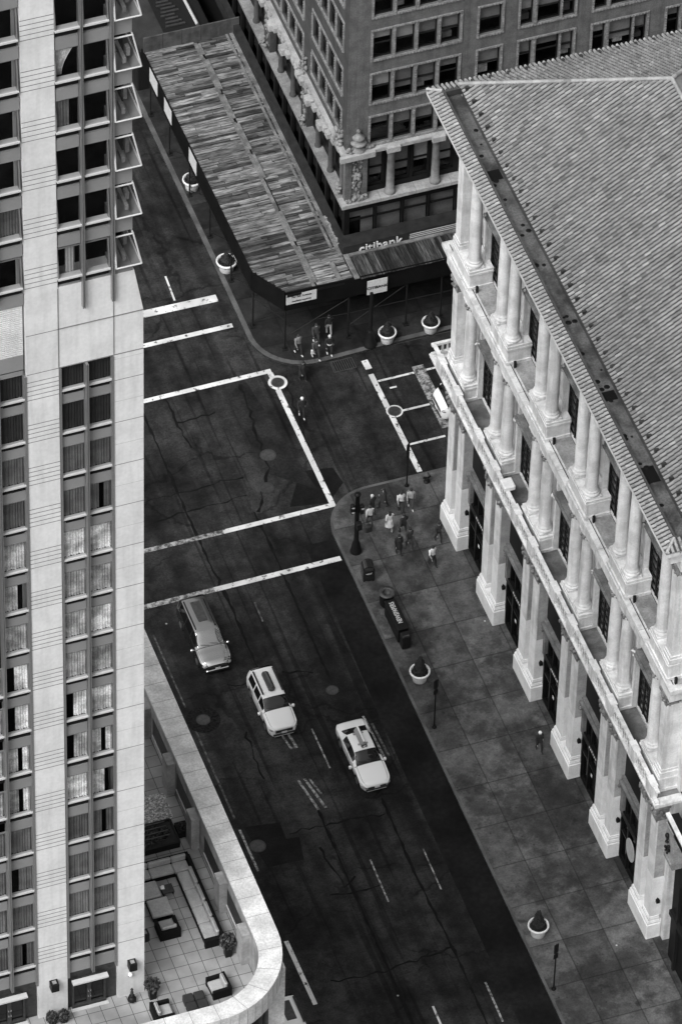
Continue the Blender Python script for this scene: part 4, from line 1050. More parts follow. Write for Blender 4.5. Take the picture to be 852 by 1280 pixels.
for ci, x in enumerate(cols_low):
    for fi, z in enumerate(lower):
        if not in_view(x, YF, z+.7, 12): continue
        mt, kk = (M['curt_dk'],'d') if z > 74 else ((M['curt_lt'],'l') if 51 < z < 71.5 else (M['curt'],'g'))  # middle floors: bright glass reflections painted as pale curtains
        if 70 < z < 75: mt, kk = M['curt'],'g'
        r = rg.random()
        if r < .7 or z > 74: cs = [(kk+'full',-.57,.57,1.77,mt)]
        elif r < .74: cs = [(kk+'left',-.52,.12,1.77,mt)]
        elif r < .86: cs = [(kk+'right',-.12,.52,1.77,mt)]
        else: cs = [(kk+'gap1',-.52,-.02,1.77,mt),(kk+'gap2',.2,.52,1.77,mt)]
        put_window(protoL, x, z, cs)
for ci, x in enumerate((-40.97,-39.7,-45.1,-43.77)):
    for fi, z in enumerate(upper):
        if not in_view(x, YF, z+.7, 12): continue
        cs = []
        if ci == 0 and z in (99.0,): cs = [('swag',-.55,.5,1.74,M['curt_lt'],1)]
        elif ci == 0 and z == 96.0: cs = [('uleft',-.55,.1,1.74,M['curt'])]
        elif ci == 3 and z in (90.1,): cs = [('ufull',-.55,.55,1.74,M['curt'])]
        elif ci == 0 and z == 87.0: cs = [('uright',-.15,.3,1.74,M['blind_lt'])]
        put_window(protoU, x, z, cs)
# canted corner bays
for z in upper:
    if not in_view(-38.4, YF, z+.7, 14): continue
    zt, xt, xb, yb = z+1.7, -38.03, -37.72, YF-.28
    fr = MB()
    P = {'tl':(-38.9,YF,zt),'tr':(xt,YF,zt),'br':(xb,yb,z),'bl':(-38.9,yb,z),'te':(xt,YF+5.2,zt),'be':(xb,YF+5.2,z)}
    for a, c in (('tl','tr'),('tr','br'),('br','bl'),('bl','tl'),('tr','te'),('br','be'),('te','be')): fr.tube(P[a],P[c],.042,seg=6,smooth=False)
    w = fr.build('corner_window', M['sill'], HT)
    q = MB(); q.quad(P['tl'],P['tr'],P['br'],P['bl']); q.quad(P['tr'],P['te'],P['be'],P['br']); q.build('pane', M['gl'], w)
    s = MB(); s.quad(P['bl'],P['br'],(xt,YF+.04,z-.42),(-38.9,YF+.04,z-.42)); s.quad(P['br'],P['be'],(xt,YF+5.2,z-.42),(xt,YF+.04,z-.42)); s.build('soffit', M['spandrel'], w)
    r1, r2, r3 = rnd.uniform(-.12,.1), rnd.uniform(.2,.8), rnd.uniform(.1,.7)
    s = MB(); s.box(-38.4+r1,-38.24+r1,YF+.1,YF+2.4+r2,z+.02,z+.3); s.box(-38.18,-38.0,YF+.3+r3,YF+.6+r3,z+.1,z+.3+r2); s.box(-38.75,-38.6,YF+.5,YF+.7+r3,z+.1,z+.4+r3); s.build('radiator_ledge', M['curt'], w)
for p_ in (protoL, protoU):
    for ch in list(p_.children): bpy.data.objects.remove(ch)
    bpy.data.objects.remove(p_)
# terrace doors with a pale hood above
for x0, x1 in ((-41.3,-39.55),(-45.4,-43.75)):
    b = MB(); zt_ = ZT+2.2
    b.box(x0,x0+.1,YF+.05,YF+.2,ZT,zt_); b.box(x1-.1,x1,YF+.05,YF+.2,ZT,zt_); b.box(x0+.1,x1-.1,YF+.05,YF+.2,zt_-.1,zt_); xm=(x0+x1)/2; b.box(xm-.1,xm+.1,YF+.03,YF+.2,ZT,zt_-.1); b.box(x0+.1,x1-.1,YF+.05,YF+.2,ZT,ZT+.25)
    d = b.build('door', M['iron'], HT)
    b = MB(); b.quad((x0,YF+.15,ZT),(x1,YF+.15,ZT),(x1,YF+.15,zt_),(x0,YF+.15,zt_)); b.build('pane', M['gl_black'], d)
    b = MB()
    for s in (-.06,.06):
        for zz in (.75,1.15): b.box(xm+s-.025,xm+s+.025,YF-.04,YF+.03,ZT+zz,ZT+zz+.09)
    b.build('handle', M['chrome'], d)
    b = MB(); b.box(x0-.05,x1+.05,YF-.3,YF-.0,zt_+.02,zt_+.12); b.build('door_hood', M['sill'], HT)
    b = MB(); b.box(x0-.1,x1+.1,YF-.2,YF,ZT+.01,ZT+.05); b.build('threshold', M['sill'], HT)
for x0, x1 in ((-41.55,-38.95),(-45.8,-43.08)):
    b = MB(); b.box(x0,x1,YF+.22,YF+.35,ZT,38.05); b.build('ground_panel', M['iron'], HT)
for x, z, lab in ((-38.24,37.45,'black box lantern on the right hotel pier beside small globe'),(-42.3,37.4,'black box lantern on the pier between the two terrace doors')):
    o = thing('wall_lantern', lab, 'wall lamp', (x,YF-.15,z))
    b = MB(); b.box(x-.17,x+.17,YF-.36,YF-.002,z,z+.06); b.box(x-.2,x+.2,YF-.4,YF-.002,z+.5,z+.56); b.box(x-.2,x-.17,YF-.4,YF-.002,z+.06,z+.5); b.box(x+.17,x+.2,YF-.4,YF-.002,z+.06,z+.5); b.box(x-.17,x+.17,YF-.4,YF-.37,z+.06,z+.5); b.build('case', M['dark2'], o)
    b = MB(); b.box(x-.1,x+.1,YF-.3,YF-.1,z+.565,z+.6); b.build('lens', M['curt'], o)
o = thing('wall_lantern','black box lantern on the street side of the hotel corner','wall lamp',(-37.35,-56.9,38.6)); b = MB(); b.box(-37.54,-37.15,-57.1,-56.7,38.6,39.1); b.box(-37.54,-37.2,-57.05,-56.75,38.5,38.6); b.build('case', M['dark2'], o); b=MB(); b.box(-37.45,-37.25,-57.0,-56.8,39.1,39.13); b.build('lens', M['curt'], o)
o = thing('globe_light','small pale globe light low on the right hotel pier','wall lamp',(-38.32,YF-.1,36.9)); b = MB(); b.ball((-38.32,YF-.12,36.95),.13,m=0); b.build('globe', M['signlit'], o); b = MB(); b.box(-38.4,-38.24,YF-.1,YF-.002,36.75,36.83); b.build('bracket', M['dark2'], o)

# ================================================================== TERRACE PODIUM
PD = thing('terrace_podium','stone podium block carrying the hotel terrace, with a broad curved parapet','podium',(-45,-45,0))
outr = [(-30.75,-22),(-30.75,-58.0)]+arc(-35.25,-58.0,4.5,0,-90,14)[1:]+[(-60,-62.5)]
innr = [(-32.0,-22),(-32.0,-58.2)]+arc(-35.3,-58.2,3.3,0,-90,14)[1:]+[(-60,-61.5)]
def strip(mb, A, B, z, m=0):
    for i in range(len(A)-1): mb.quad((*A[i],z),(*B[i],z),(*B[i+1],z),(*A[i+1],z), m=m)
def wallstrip(mb, A, z0, z1, m=0):
    for i in range(len(A)-1): mb.quad((*A[i],z0),(*A[i+1],z0),(*A[i+1],z1),(*A[i],z1), m=m)
b = MB(); strip(b, outr, innr, 38.0); wallstrip(b, outr, 37.86, 38.0); wallstrip(b, innr, 37.86, 38.0); b.build('coping', M['coping'], PD)
b = MB()
def joint(p, q): 
    p=Vector((*p,38.003)); q=Vector((*q,38.003)); d=(q-p).normalized(); nn=Vector((-d.y,d.x,0))*.012; b.quad(p-nn,q-nn,q+nn,p+nn)
for k in range(28): y=-23-k*1.25; joint((-30.75,y),(-32.0,y))
for i in (2,5,8,11,14): joint(outr[i+1],innr[i+1])
for k in range(14): x=-36.6-k*1.3; joint((x,-62.5),(x,-61.5))
for i in range(2, len(outr)-1,1): b.quad((outr[i][0],outr[i][1]-.003,36.7),(outr[i][0]+.02,outr[i][1]-.003,36.7),(outr[i][0]+.02,outr[i][1]-.003,37.86),(outr[i][0],outr[i][1]-.003,37.86))
b.build('coping_joints', M['groove'], PD)
b = MB(); wallstrip(b, innr, ZT, 37.86); b.build('parapet_inner', M['tower_gray'], PD)
b = MB(); wallstrip(b, outr, 36.6, 37.86); 
rec = [(-30.78,-22),(-30.78,-58.0)]+arc(-35.25,-58.0,3.6,-12,-90,14)+[(-60,-61.6)]
strip(b, outr[2:], [rec[min(len(rec)-1,i)] for i in range(2,len(outr))], 36.6); wallstrip(b, outr[:2], 0, 36.6); b.box(-31.6,-30.76,-59.3,-58.0,0,36.6)
b.build('parapet_outer', M['coping'], PD)
b = MB(); wallstrip(b, rec[2:], 0, 36.6); b.build('recessed_wall', M['shop'], PD)
for k in range(5):
    b = MB(); a = -75+0*k
for y in (-26,-30,-34,-38,-41.2,-45.15,-49.05,-53.5,-57.0):
    b = MB(); b.box(-32.42,-32.002,y-.42,y+.42,ZT,37.5); b.build('parapet_fin', M['tower_gray'], PD)
    b = MB(); b.box(-32.06,-32.003,y+.5,y+3.2,ZT+.55,ZT+.62); b.box(-32.012,-32.002,y+.5,y+3.2,ZT+.62,ZT+1.9,1); b.build('rail_panel', [M['sill'], M['iron']], PD)
b = MB(); b.prism(innr+[(-60,-22)], 30, ZT); b.build('terrace_floor', M['tiles_t'], PD)

# ------------------------------------------------ terrace furniture (parts in world metres)
zf = ZT+.0
def cush(b, x0, x1, y0, y1, z0, z1): b.bevbox(x0,x1,y0,y1,z0,z1,.05)
o = thing('corner_sofa','long L-shaped black wicker sofa with grey cushions against the parapet','sofa',(-34,-53,zf))
b = MB(); b.box(-39,-32.8,-50.15,-49.95,zf,zf+.62); b.box(-39,-32.9,-50.9,-50.15,zf+.02,zf+.3); b.box(-32.95,-32.75,-55.65,-50.15,zf,zf+.62); b.box(-33.75,-32.95,-55.6,-50.9,zf+.02,zf+.3); b.box(-33.8,-32.75,-55.85,-55.65,zf,zf+.6); b.build('frame', M['wicker'], o)
for x0, x1 in ((-37.6,-36.5),(-36.48,-35.05),(-35.03,-33.8)):
    b = MB(); cush(b,x0,x1,-50.9,-50.3,zf+.3,zf+.46); b.build('seat_cushion', M['cushion'], o); b = MB(); cush(b,x0,x1,-50.32,-50.14,zf+.46,zf+.82); b.build('back_cushion', M['cushion'], o)
b = MB(); cush(b,-33.78,-33.0,-50.95,-50.3,zf+.3,zf+.46); b.build('seat_cushion', M['cushion'], o); b = MB(); cush(b,-33.78,-33.0,-50.32,-50.14,zf+.46,zf+.82); b.build('back_cushion', M['cushion'], o)
for y0, y1 in ((-52.2,-51.0),(-53.4,-52.22),(-54.5,-53.42),(-55.6,-54.52)):
    b = MB(); cush(b,-33.72,-33.1,y0,y1,zf+.3,zf+.46); b.build('seat_cushion', M['cushion'], o); b = MB(); cush(b,-33.14,-32.96,y0+.04,y1-.04,zf+.46,zf+.82); b.build('back_cushion', M['cushion'], o)
for x0, x1, y0, y1, lab in ((-35.95,-34.92,-52.15,-51.15,'square grey-topped wicker ottoman nearest the sofa corner'),(-35.75,-34.7,-53.4,-52.3,'larger pale-topped wicker ottoman between the armchair and dark low table')):
    o = thing('ottoman', lab, 'ottoman', ((x0+x1)/2,(y0+y1)/2,zf)); b = MB(); b.box(x0,x1,y0,y1,zf+.02,zf+.32); b.build('base', M['wicker'], o); b = MB(); cush(b,x0-.02,x1+.02,y0-.02,y1+.02,zf+.32,zf+.48); b.build('cushion', M['cushion'] if 'nearest' in lab else M['blind_lt'], o)
def armchair(x, y, rz, lab):
    o = thing('armchair', lab, 'armchair', (x,y,zf), 'wicker armchairs on the terrace', rz, True)
    b = MB(); b.box(-.55,.55,-.5,-.34,0,.66); b.box(-.55,-.4,-.34,.5,0,.6); b.box(.4,.55,-.34,.5,0,.6); b.box(-.4,.4,-.34,.48,.02,.28); b.build('frame', M['wicker'], o)
    b = MB(); cush(b,-.39,.39,-.2,.48,.28,.44); b.build('seat_cushion', M['cushion'], o); b = MB(); cush(b,-.38,.38,-.34,-.17,.42,.84); b.build('back_cushion', M['blind_lt'], o)
armchair(-35.25,-54.2,0,'black wicker armchair drawn up to the pale-topped ottoman')
armchair(-34.0,-58.55,PI/2+.05,'black wicker armchair tucked behind the curved parapet beside the dark cube table')
armchair(-37.2,-59.25,-PI/2,'black wicker armchair in front of the terrace doors')
o = thing('cube_table','low table of four charcoal cubes by the curved parapet','table',(-35.4,-59.1,zf))
for dx in (-.28,.28):
    for dy in (-.28,.28):
        b = MB(); cush(b,-35.4+dx-.26,-35.4+dx+.26,-59.1+dy-.26,-59.1+dy+.26,zf,zf+.42); b.build('cube', M['cushion_dk'], o)
o = thing('low_table','low dark table with a folded white napkin inside the sofa corner','table',(-34.3,-51.7,zf)); b = MB(); b.box(-34.75,-34.15,-52.0,-51.45,zf+.25,zf+.31); b.build('top', M['iron'], o)
for dx in (-.25,.25):
    b = MB(); b.box(-34.45+dx-.03,-34.45+dx+.03,-51.95,-51.5,zf,zf+.25); b.build('leg', M['dark'], o)
o = thing('napkin','folded white napkin lying on the low dark table','napkin',(-34.65,-51.6,zf+.31)); b = MB(); b.add([(-34.78,-51.7,zf+.315),(-34.6,-51.75,zf+.33),(-34.55,-51.5,zf+.33),(-34.68,-51.55,zf+.46),(-34.8,-51.5,zf+.32)],[(0,1,3),(1,2,3),(2,4,3),(4,0,3)]); b.build('cloth', M['signlit'], o)

def leaves(b, c, rx, ry, rz, n, s, m=0, cone=False, rg=rnd):
    for _ in range(n):
        while True:
            p = Vector((rg.uniform(-1,1), rg.uniform(-1,1), rg.uniform(-1,1)))
            if cone:
                h = (p.z+1)/2; r = (1-h)*.95+.06
                if math.hypot(p.x,p.y) < r and math.hypot(p.x,p.y) > r*.55: break
            elif .5 < p.length < 1 : break
        p = Vector((c[0]+p.x*rx, c[1]+p.y*ry, c[2]+p.z*rz)); a = Vector((rg.gauss(0,1),rg.gauss(0,1),rg.gauss(0,1))).normalized(); d = a.orthogonal().normalized(); e = a.cross(d); k = s*rg.uniform(.6,1.4)
        b.add([p-d*k*.5,p+e*k*.28,p+d*k*.5,p-e*k*.28],[(0,1,2,3)],m)
def planter(x, y, lab, w=.42, h=.85, fr=.45, fh=.42):
    o = thing('potted_shrub', lab, 'potted shrub', (x,y,zf)); b = MB(); b.prism([(x-w*.4,y-w*.4),(x+w*.4,y-w*.4),(x+w*.4,y+w*.4),(x-w*.4,y+w*.4)],zf,zf+.02)
    b.add([(x+sx*w*.4,y+sy*w*.4,zf) for sx,sy in ((-1,-1),(1,-1),(1,1),(-1,1))]+[(x+sx*w*.52,y+sy*w*.52,zf+h) for sx,sy in ((-1,-1),(1,-1),(1,1),(-1,1))],[(0,1,5,4),(1,2,6,5),(2,3,7,6),(3,0,4,7),(4,5,6,7)]); b.build('pot', M['dark2'], o)
    b = MB(); leaves(b,(x,y,zf+h+fh*.55),fr,fr,fh,420,.16); leaves(b,(x,y,zf+h+fh*.4),fr*.6,fr*.6,fh*.7,200,.16); b.build('foliage', M['leaf'], o)
    b = MB(); b.tube((x,y,zf+h-.1),(x,y,zf+h+fh*.6),.03); b.build('stem', M['soil'], o)
planter(-32.85,-56.55,'leafy shrub in a tall black pot by the end of the sofa')
planter(-37.3,-57.95,'leafy shrub in a tall black pot at the hotel corner',.4,.8,.42,.4)
planter(-42.55,-57.95,'left of two dark clipped shrubs at the foot of the hotel pier',.36,.3,.3,.34)
planter(-41.95,-58.0,'right of two dark clipped shrubs at the foot of the hotel pier',.36,.3,.3,.34)
planter(-37.85,-60.6,'bushy shrub in a pot just inside the front parapet',.36,.4,.36,.34)
o = thing('planting_bed','dark timber planting bed full of low leafy plants behind the sofa','planter',(-34.8,-48.2,zf)); b = MB(); b.box(-37,-32.9,-49.1,-49.0,zf,zf+.4); b.box(-37,-32.9,-47.5,-47.4,zf,zf+.4); b.box(-32.95,-32.85,-49.0,-47.5,zf,zf+.4); b.build('box', M['dark'], o); b = MB(); b.box(-37,-32.95,-49,-47.5,zf,zf+.3); b.build('soil', M['soil'], o)
b = MB(); leaves(b,(-35.0,-48.25,zf+.42),1.9,.7,.22,900,.17); b.build('plants', M['leaf'], o)
for k in range(4):
    b = MB(); b.box(-35.0,-33.3,-47.75-k*.3,-47.7-k*.3,zf+.62,zf+.66); b.build('slat', M['iron_lt'], o)
o = thing('square_planter','small square dark planter box beside the planting bed','planter',(-32.55,-48.2,zf)); b = MB(); b.box(-32.8,-32.2,-48.55,-47.8,zf,zf+.42); b.build('box', M['dark2'], o); b = MB(); leaves(b,(-32.5,-48.2,zf+.5),.25,.3,.14,90,.14); b.build('plants', M['leaf'], o)
g = MB(); 
for _ in range(1500):
    x = rnd.uniform(-34.6,-32.6); y = rnd.uniform(-47.1,-45.4); s = rnd.uniform(.03,.09)
    g.add([(x-s,y-s,zf+.004),(x+s,y-s*.6,zf+.006),(x+s*.7,y+s,zf+.02),(x-s*.8,y+s*.7,zf+.014)],[(0,1,2,3)])
gr = g.build('gravel', mat('pale_gravel',.4,.9,.6,9,island=.5)); tag(gr,'pale gravel and plants scattered over terrace tiles beyond the planting bed','gravel',kind='stuff')
o = thing('garden_ornament','dark spherical pot with a small figure at the foot of hotel pier','ornament',(-38.35,-57.9,zf)); b = MB(); b.ball((-38.35,-57.9,zf+.22),.24,.24,.22); b.lathe([(.12,.42),(.15,.5),(.1,.55)],(-38.35,-57.9,zf),10); b.build('pot', M['dark'], o); b = MB(); b.lathe([(.07,.55),(.09,.75),(.05,.9),(.08,.98),(.02,1.08)],(-38.35,-57.9,zf),8); b.build('figure', M['iron'], o)

# ================================================================== STREET FURNITURE
ZP = .15
def cone_pot(x, y, lab, tree=1.0, r=.56):
    o = thing('street_planter', lab, 'planter', (x,y,ZP), 'round white street planters', rnd.uniform(0,6), True)
    b = MB(); b.lathe([(r*.66,0),(r*.72,.04),(r*.86,.5),(r*.93,.66),(r*1.08,.68),(r*1.12,.76),(r*1.1,.84),(r*.98,.85),(r*.9,.74),(r*.88,.7)], seg=28, cap=False); b.build('pot', M['pot'], o)
    b = MB(); b.lathe([(r*.9,.7),(.05,.73)], seg=20); b.build('soil', M['soil'], o)
    b = MB(); h = 1.35*tree
    b.lathe([(r*.62,.78),(r*.66,.95),(r*.42,.78+h*.5),(r*.16,.78+h*.85),(.01,.78+h)], seg=9, smooth=False)
    leaves(b,(0,0,.78+h*.5),r*.86,r*.86,h*.56,520,.16,0,True); b.build('crown', M['leafdark'], o)
    b = MB(); b.tube((0,0,.6),(0,0,1.0),.05); b.build('trunk', M['soil'], o)
    return o
cone_pot(-6.06,-13.39,'round white planter with a dark clipped conifer next to the newspaper box')
cone_pot(-6.19,-33.74,'round white planter with a dark clipped conifer at the lower end of the pavement')
cone_pot(1.48,13.55,'round white planter under the shed, left of two along the side street kerb',.75,.52)
cone_pot(4.33,13.55,'round white planter under the shed, nearest the columned building',.75,.52)
cone_pot(-5.95,22.52,'round white planter on the avenue side of the shed near the crosswalk',.55,.6)
cone_pot(-5.69,30.08,'round white planter farthest up the avenue beside the shed',.6,.56)

def pole(x, y, h, lab, head, rz=0, grp=None):
    o = thing('sign_pole', lab, 'sign pole', (x,y,ZP), grp, rz, True)
    b = MB(); b.lathe([(.14,0),(.15,.05),(.09,.12),(.06,.2),(.045,.4),(.04,h)], seg=10); b.build('pole', M['dark2'], o)
    b = MB()
    if head == 'signal':
        b.bevbox(-.16,.16,-.14,.14,h-.9,h,.03); b.box(-.05,.05,-.05,.05,h,h+.08)
    else:
        b.box(-.15,.15,-.02,.02,h-.75,h-.02)
        b.box(-.15,.15,-.02,.02,h-1.25,h-.85)
    b.build('sign' if head != 'signal' else 'signal_head', M['dark'], o)
    return o
pole(-1.49,1.63,3.7,'slim black pole with a narrow sign at the side street kerb',0,.6)
pole(-6.5,-17.15,4.2,'slim black sign pole just below the planter near the newspaper box',0,.3)
pole(-6.75,-37.8,4.0,'slim black sign pole just below the lower pavement planter',0,.3)
o = thing('traffic_light','thick black traffic light post with a bell base on the pavement corner','traffic light',(-6.2,-2.5,ZP),None,0,True)
b = MB(); b.lathe([(.36,0),(.36,.12),(.32,.2),(.28,.5),(.21,.85),(.16,1.0),(.15,1.15),(.14,2.4),(.135,4.9),(.2,4.95),(.2,5.02),(.05,5.1)], seg=16); b.build('post', M['dark2'], o)
b = MB(); b.bevbox(-.42,-.18,-.13,.13,3.5,4.2,.03); b.build('signal_head', M['dark'], o); b = MB(); b.bevbox(-.16,.16,-.55,-.2,2.4,2.9,.03); b.build('signal_head', M['dark'], o); b = MB(); b.bevbox(.18,.42,-.13,.13,3.3,4.0,.03); b.build('signal_head', M['dark'], o)
b = MB()
for x, y, z in ((-.3,-.135,4.05),(-.3,-.135,3.65),(.3,-.135,3.8)): b.lathe([(.1,0),(.02,.03)], (x,y+.0,z), 10)
b.build('lens', M['lamp'], o)
o = thing('lamp_post','black lamp post with a flared base in front of the shed','lamp post',(.38,13.6,ZP),None,0,True)
b = MB(); b.lathe([(.44,0),(.44,.15),(.36,.25),(.3,.6),(.18,.95),(.13,1.1),(.11,4.5)], seg=14); b.build('post', M['dark2'], o); b = MB(); b.lathe([(.16,1.1),(.2,1.16),(.14,1.24)], seg=12); b.build('collar', M['dark'], o)
o = thing('fire_hydrant','short dark hydrant with a pale cap on the side street pavement','hydrant',(-.23,1.57,ZP),None,0,True)
b = MB(); b.lathe([(.2,0),(.2,.06),(.14,.08),(.14,.5),(.17,.52),(.17,.58)], seg=12); b.tube((-.24,0,.4),(.24,0,.4),.07); b.tube((0,-.22,.36),(0,0,.36),.085); b.build('barrel', M['dark'], o)
b = MB(); b.lathe([(.175,.58),(.16,.68),(.09,.76),(.04,.8),(.04,.85)], seg=12); b.build('cap', M['kerb'], o)
o = thing('mailbox','rounded black mailbox standing at the kerb beside traffic light','mailbox',(-6.25,-4.75,ZP),None,-.15,True)
b = MB(); prof = [(-.36,.12),(-.36,1.0)]+[(-.36*math.cos(t),1.0+.34*math.sin(t)) for t in [PI*k/10 for k in range(1,10)]]+[(.36,1.0),(.36,.12)]
n_ = len(prof); b.add([(x,-.34,z) for x,z in prof]+[(x,.34,z) for x,z in prof], [tuple(range(n_)),tuple(range(2*n_-1,n_-1,-1))]+[(k,(k+1)%n_,n_+(k+1)%n_,n_+k) for k in range(n_)]); b.build('body', mat('glossy_black',.012,.25,0,coat=.5), o)
b = MB(); b.box(-.25,.25,-.37,-.341,.98,1.2); b.build('chute', M['iron'], o); b = MB(); b.add([(-.2,-.346,.72),(.06,-.346,.78),(.02,-.346,.7),(.2,-.346,.82),(.16,-.346,.66),(-.1,-.346,.62)],[(0,1,2,3,4,5)]); b.build('emblem', M['blind_lt'], o)
for sx in (-.28,.28):
    for sy in (-.26,.26):
        b = MB(); b.box(sx-.04,sx+.04,sy-.04,sy+.04,0,.12); b.build('leg', M['dark2'], o)
o = thing('litter_bin','round dark litter bin with open top beside the newspaper box','litter bin',(-5.88,-7.1,ZP),None,0,True)
b = MB(); b.lathe([(.38,0),(.42,.1),(.45,.95)], seg=20, cap=False); b.build('body', M['dark2'], o); b = MB(); b.lathe([(.45,.95),(.5,1.0),(.5,1.05),(.3,1.1),(.26,1.06),(.26,.85),(.01,.8)], seg=20, cap=False); b.build('rim', M['iron_lt'], o)
o = thing('newspaper_box','long black newspaper box lettered NEWSPAPERS in white along its top','newspaper box',(-5.98,-8.95,ZP),None,0,True)
b = MB(); b.bevbox(-.33,.33,-1.35,1.05,.1,1.16,.03); b.build('body', M['dark2'], o)
b = MB(); b.bevbox(-.36,.36,-1.38,1.08,1.16,1.24,.03); b.build('lid', M['dark2'], o)
t_ = text('lettering','NEWSPAPERS',.42,Matrix.Translation((0,.0,1.248)) @ Matrix.Rotation(PI/2,4,'Z') @ Matrix.Translation((-.02,0,0)), M['sign'], o, .004, .98, .70, .012)
b = MB(); b.bevbox(-.28,.28,-1.95,-1.45,.1,1.12,.05); b.build('end_bin', M['dark'], o); b = MB(); b.box(-.2,.15,-1.9,-1.82,1.121,1.15); b.build('handle', M['iron_lt'], o)
for y in (-1.2,.9):
    for x in (-.26,.26):
        b = MB(); b.box(x-.05,x+.05,y-.05,y+.05,0,.1); b.build('foot', M['dark'], o)

# ================================================================== VEHICLES
def smooth(t): return t*t*(3-2*t)
def car(name, label, cat, loc, rz, L, W, H, prof, paint, glassx, wheels, rails=False, pod=False, adsign=False, plate=True, boxy=.0, wheel_r=.34, hood_mark=False, group='cars on the avenue', roofpanel=False):
    # prof: list of (x 0..1 from the nose, top z, belt z, roof half width factor)
    o = thing(name, label, cat, loc, group, rz, True)
    NS = 46
    def at(x):
        for k in range(len(prof)-1):
            if prof[k][0] <= x <= prof[k+1][0]:
                t = (x-prof[k][0])/(prof[k+1][0]-prof[k][0]); t = smooth(t)*.6+t*.4
                return [prof[k][i]+(prof[k+1][i]-prof[k][i])*t for i in range(1,4)]
        return list(prof[-1][1:])
    rows = []
    for i in range(NS+1):
        x = i/NS
        zt, zb, wr = at(x)
        e = min(1, x/.10); e2 = min(1, (1-x)/.08)
        wb = W/2*(1-(1-e)**2*.30)*(1-(1-e2)**2*.18)
        wr2 = wr*W/2*(1-(1-e)**2*.22)
        X = L/2-x*L
        nose = (1-e)**2
        P = []
        for v, (yy, zz) in enumerate([(wb*.90,.20),(wb*.97,.34),(wb,.55),(wb*.995,zb-.12),(wb*.965,zb)]):
            if v <= 2:
                for xc in wheels:
                    dx = X-xc
                    if abs(dx) < wheel_r*1.18: zz = max(zz, wheel_r+math.sqrt(max(0,(wheel_r*1.18)**2-dx*dx)))
            P.append((yy, zz))
        y4, z4 = P[-1]
        zr = max(zt, zb+.01)
        for t in (.08,.9): P.append((y4+(wr2-y4)*t, z4+(zr-.05-z4)*t))
        P += [(wr2, zr-.03), (wr2*.9, zr), (wr2*.5, zr+.025), (0, zr+.032)]
        rows.append((X, P))
    NV = len(rows[0][1])
    parts = {}
    g0, g1, g2, g3, sidew, rear = glassx  # cowl, header, rear header, rear deck, side pane spans, unused
    def which(i, v):
        x = (i+.5)/NS
        if v == 5 or v == 4:
            for a, c in sidew:
                if a < x < c and v == 5: return 'side_window'
        if g0 < x < g1 and v >= 7: return 'windshield'
        if g2 < x < g3 and v >= 7: return 'rear_window'
        return 'body'
    for side in (1,-1):
        for i in range(NS):
            for v in range(NV-1):
                k = which(i, v); m_ = parts.setdefault((k, side if k == 'side_window' else 0), MB())
                q = [(rows[i][0],side*rows[i][1][v][0],rows[i][1][v][1]),(rows[i+1][0],side*rows[i+1][1][v][0],rows[i+1][1][v][1]),(rows[i+1][0],side*rows[i+1][1][v+1][0],rows[i+1][1][v+1][1]),(rows[i][0],side*rows[i][1][v+1][0],rows[i][1][v+1][1])]
                if side < 0: q = q[::-1]
                m_.add(q, [(0,1,2,3)], 0, True)
    body = parts[('body',0)]
    for idx in (0, NS):     # close nose and tail
        X, P = rows[idx]; body.add([(X,y,z) for y,z in P]+[(X,-y,z) for y,z in P[::-1]], [tuple(range(2*NV))], 0, False)
    for (k, s_), m_ in parts.items():
        me = m_.build(k, (M['carglass_lt'] if paint is M['silver'] and k == 'windshield' else M['carglass']) if k != 'body' else paint, o)
        bm = bmesh.new(); bm.from_mesh(me.data); bmesh.ops.remove_doubles(bm, verts=bm.verts, dist=.0008); bmesh.ops.recalc_face_normals(bm, faces=bm.faces); bm.to_mesh(me.data); bm.free()
        if k == 'body': bodyo = me
    sm_ = MB()
    def seam(i, v0, v1, w=.018):
        for s_ in (1,-1):
            for v in range(v0, v1):
                for q in [[(rows[i][0]+d*w, s_*(rows[i][1][vv][0]+.006), rows[i][1][vv][1]+.006) for vv, d in ((v,-1),(v,1),(v+1,1),(v+1,-1))]]: sm_.add(q, [(0,1,2,3)])
    for a, c in sidew[:-1]: seam(int(round(((c+.007)*NS))), 2, 4)
    seam(int(round(sidew[0][0]*NS))-1, 2, 4); seam(max(2,int(round(g0*NS))), 5, 10)
    for s_ in (1,-1):
        for i in range(2, int(g0*NS)):
            p, q = rows[i], rows[i+1]; sm_.add([(p[0],s_*p[1][7][0],p[1][7][1]+.006),(q[0],s_*q[1][7][0],q[1][7][1]+.006),(q[0],s_*(q[1][7][0]-.03),q[1][7][1]+.008),(p[0],s_*(p[1][7][0]-.03),p[1][7][1]+.008)],[(0,1,2,3)])
    sm_.build('body_seams', M['iron'], o)
    b = MB(); b.box(-L*.46,L*.46,-W*.42,W*.42,.2,.5); b.build('underbody', M['cabin'], o)
    for xc in wheels:
        for s_ in (1,-1):
            b = MB(); y0 = s_*(W/2-.22); y1 = s_*(W/2-.005); b.tube((xc,y0,wheel_r),(xc,y1,wheel_r),wheel_r,seg=22); wh = b.build('wheel', M['tyre'], o)
            b = MB(); b.tube((xc,y1-s_*.02,wheel_r),(xc,y1+s_*.012,wheel_r),wheel_r*.62,seg=16); b.build('rim', M['rim'], wh)
    Z = lambda x: at(x)
    # bumpers, grille, lamps, plate
    zt, zb, wr = at(.02)
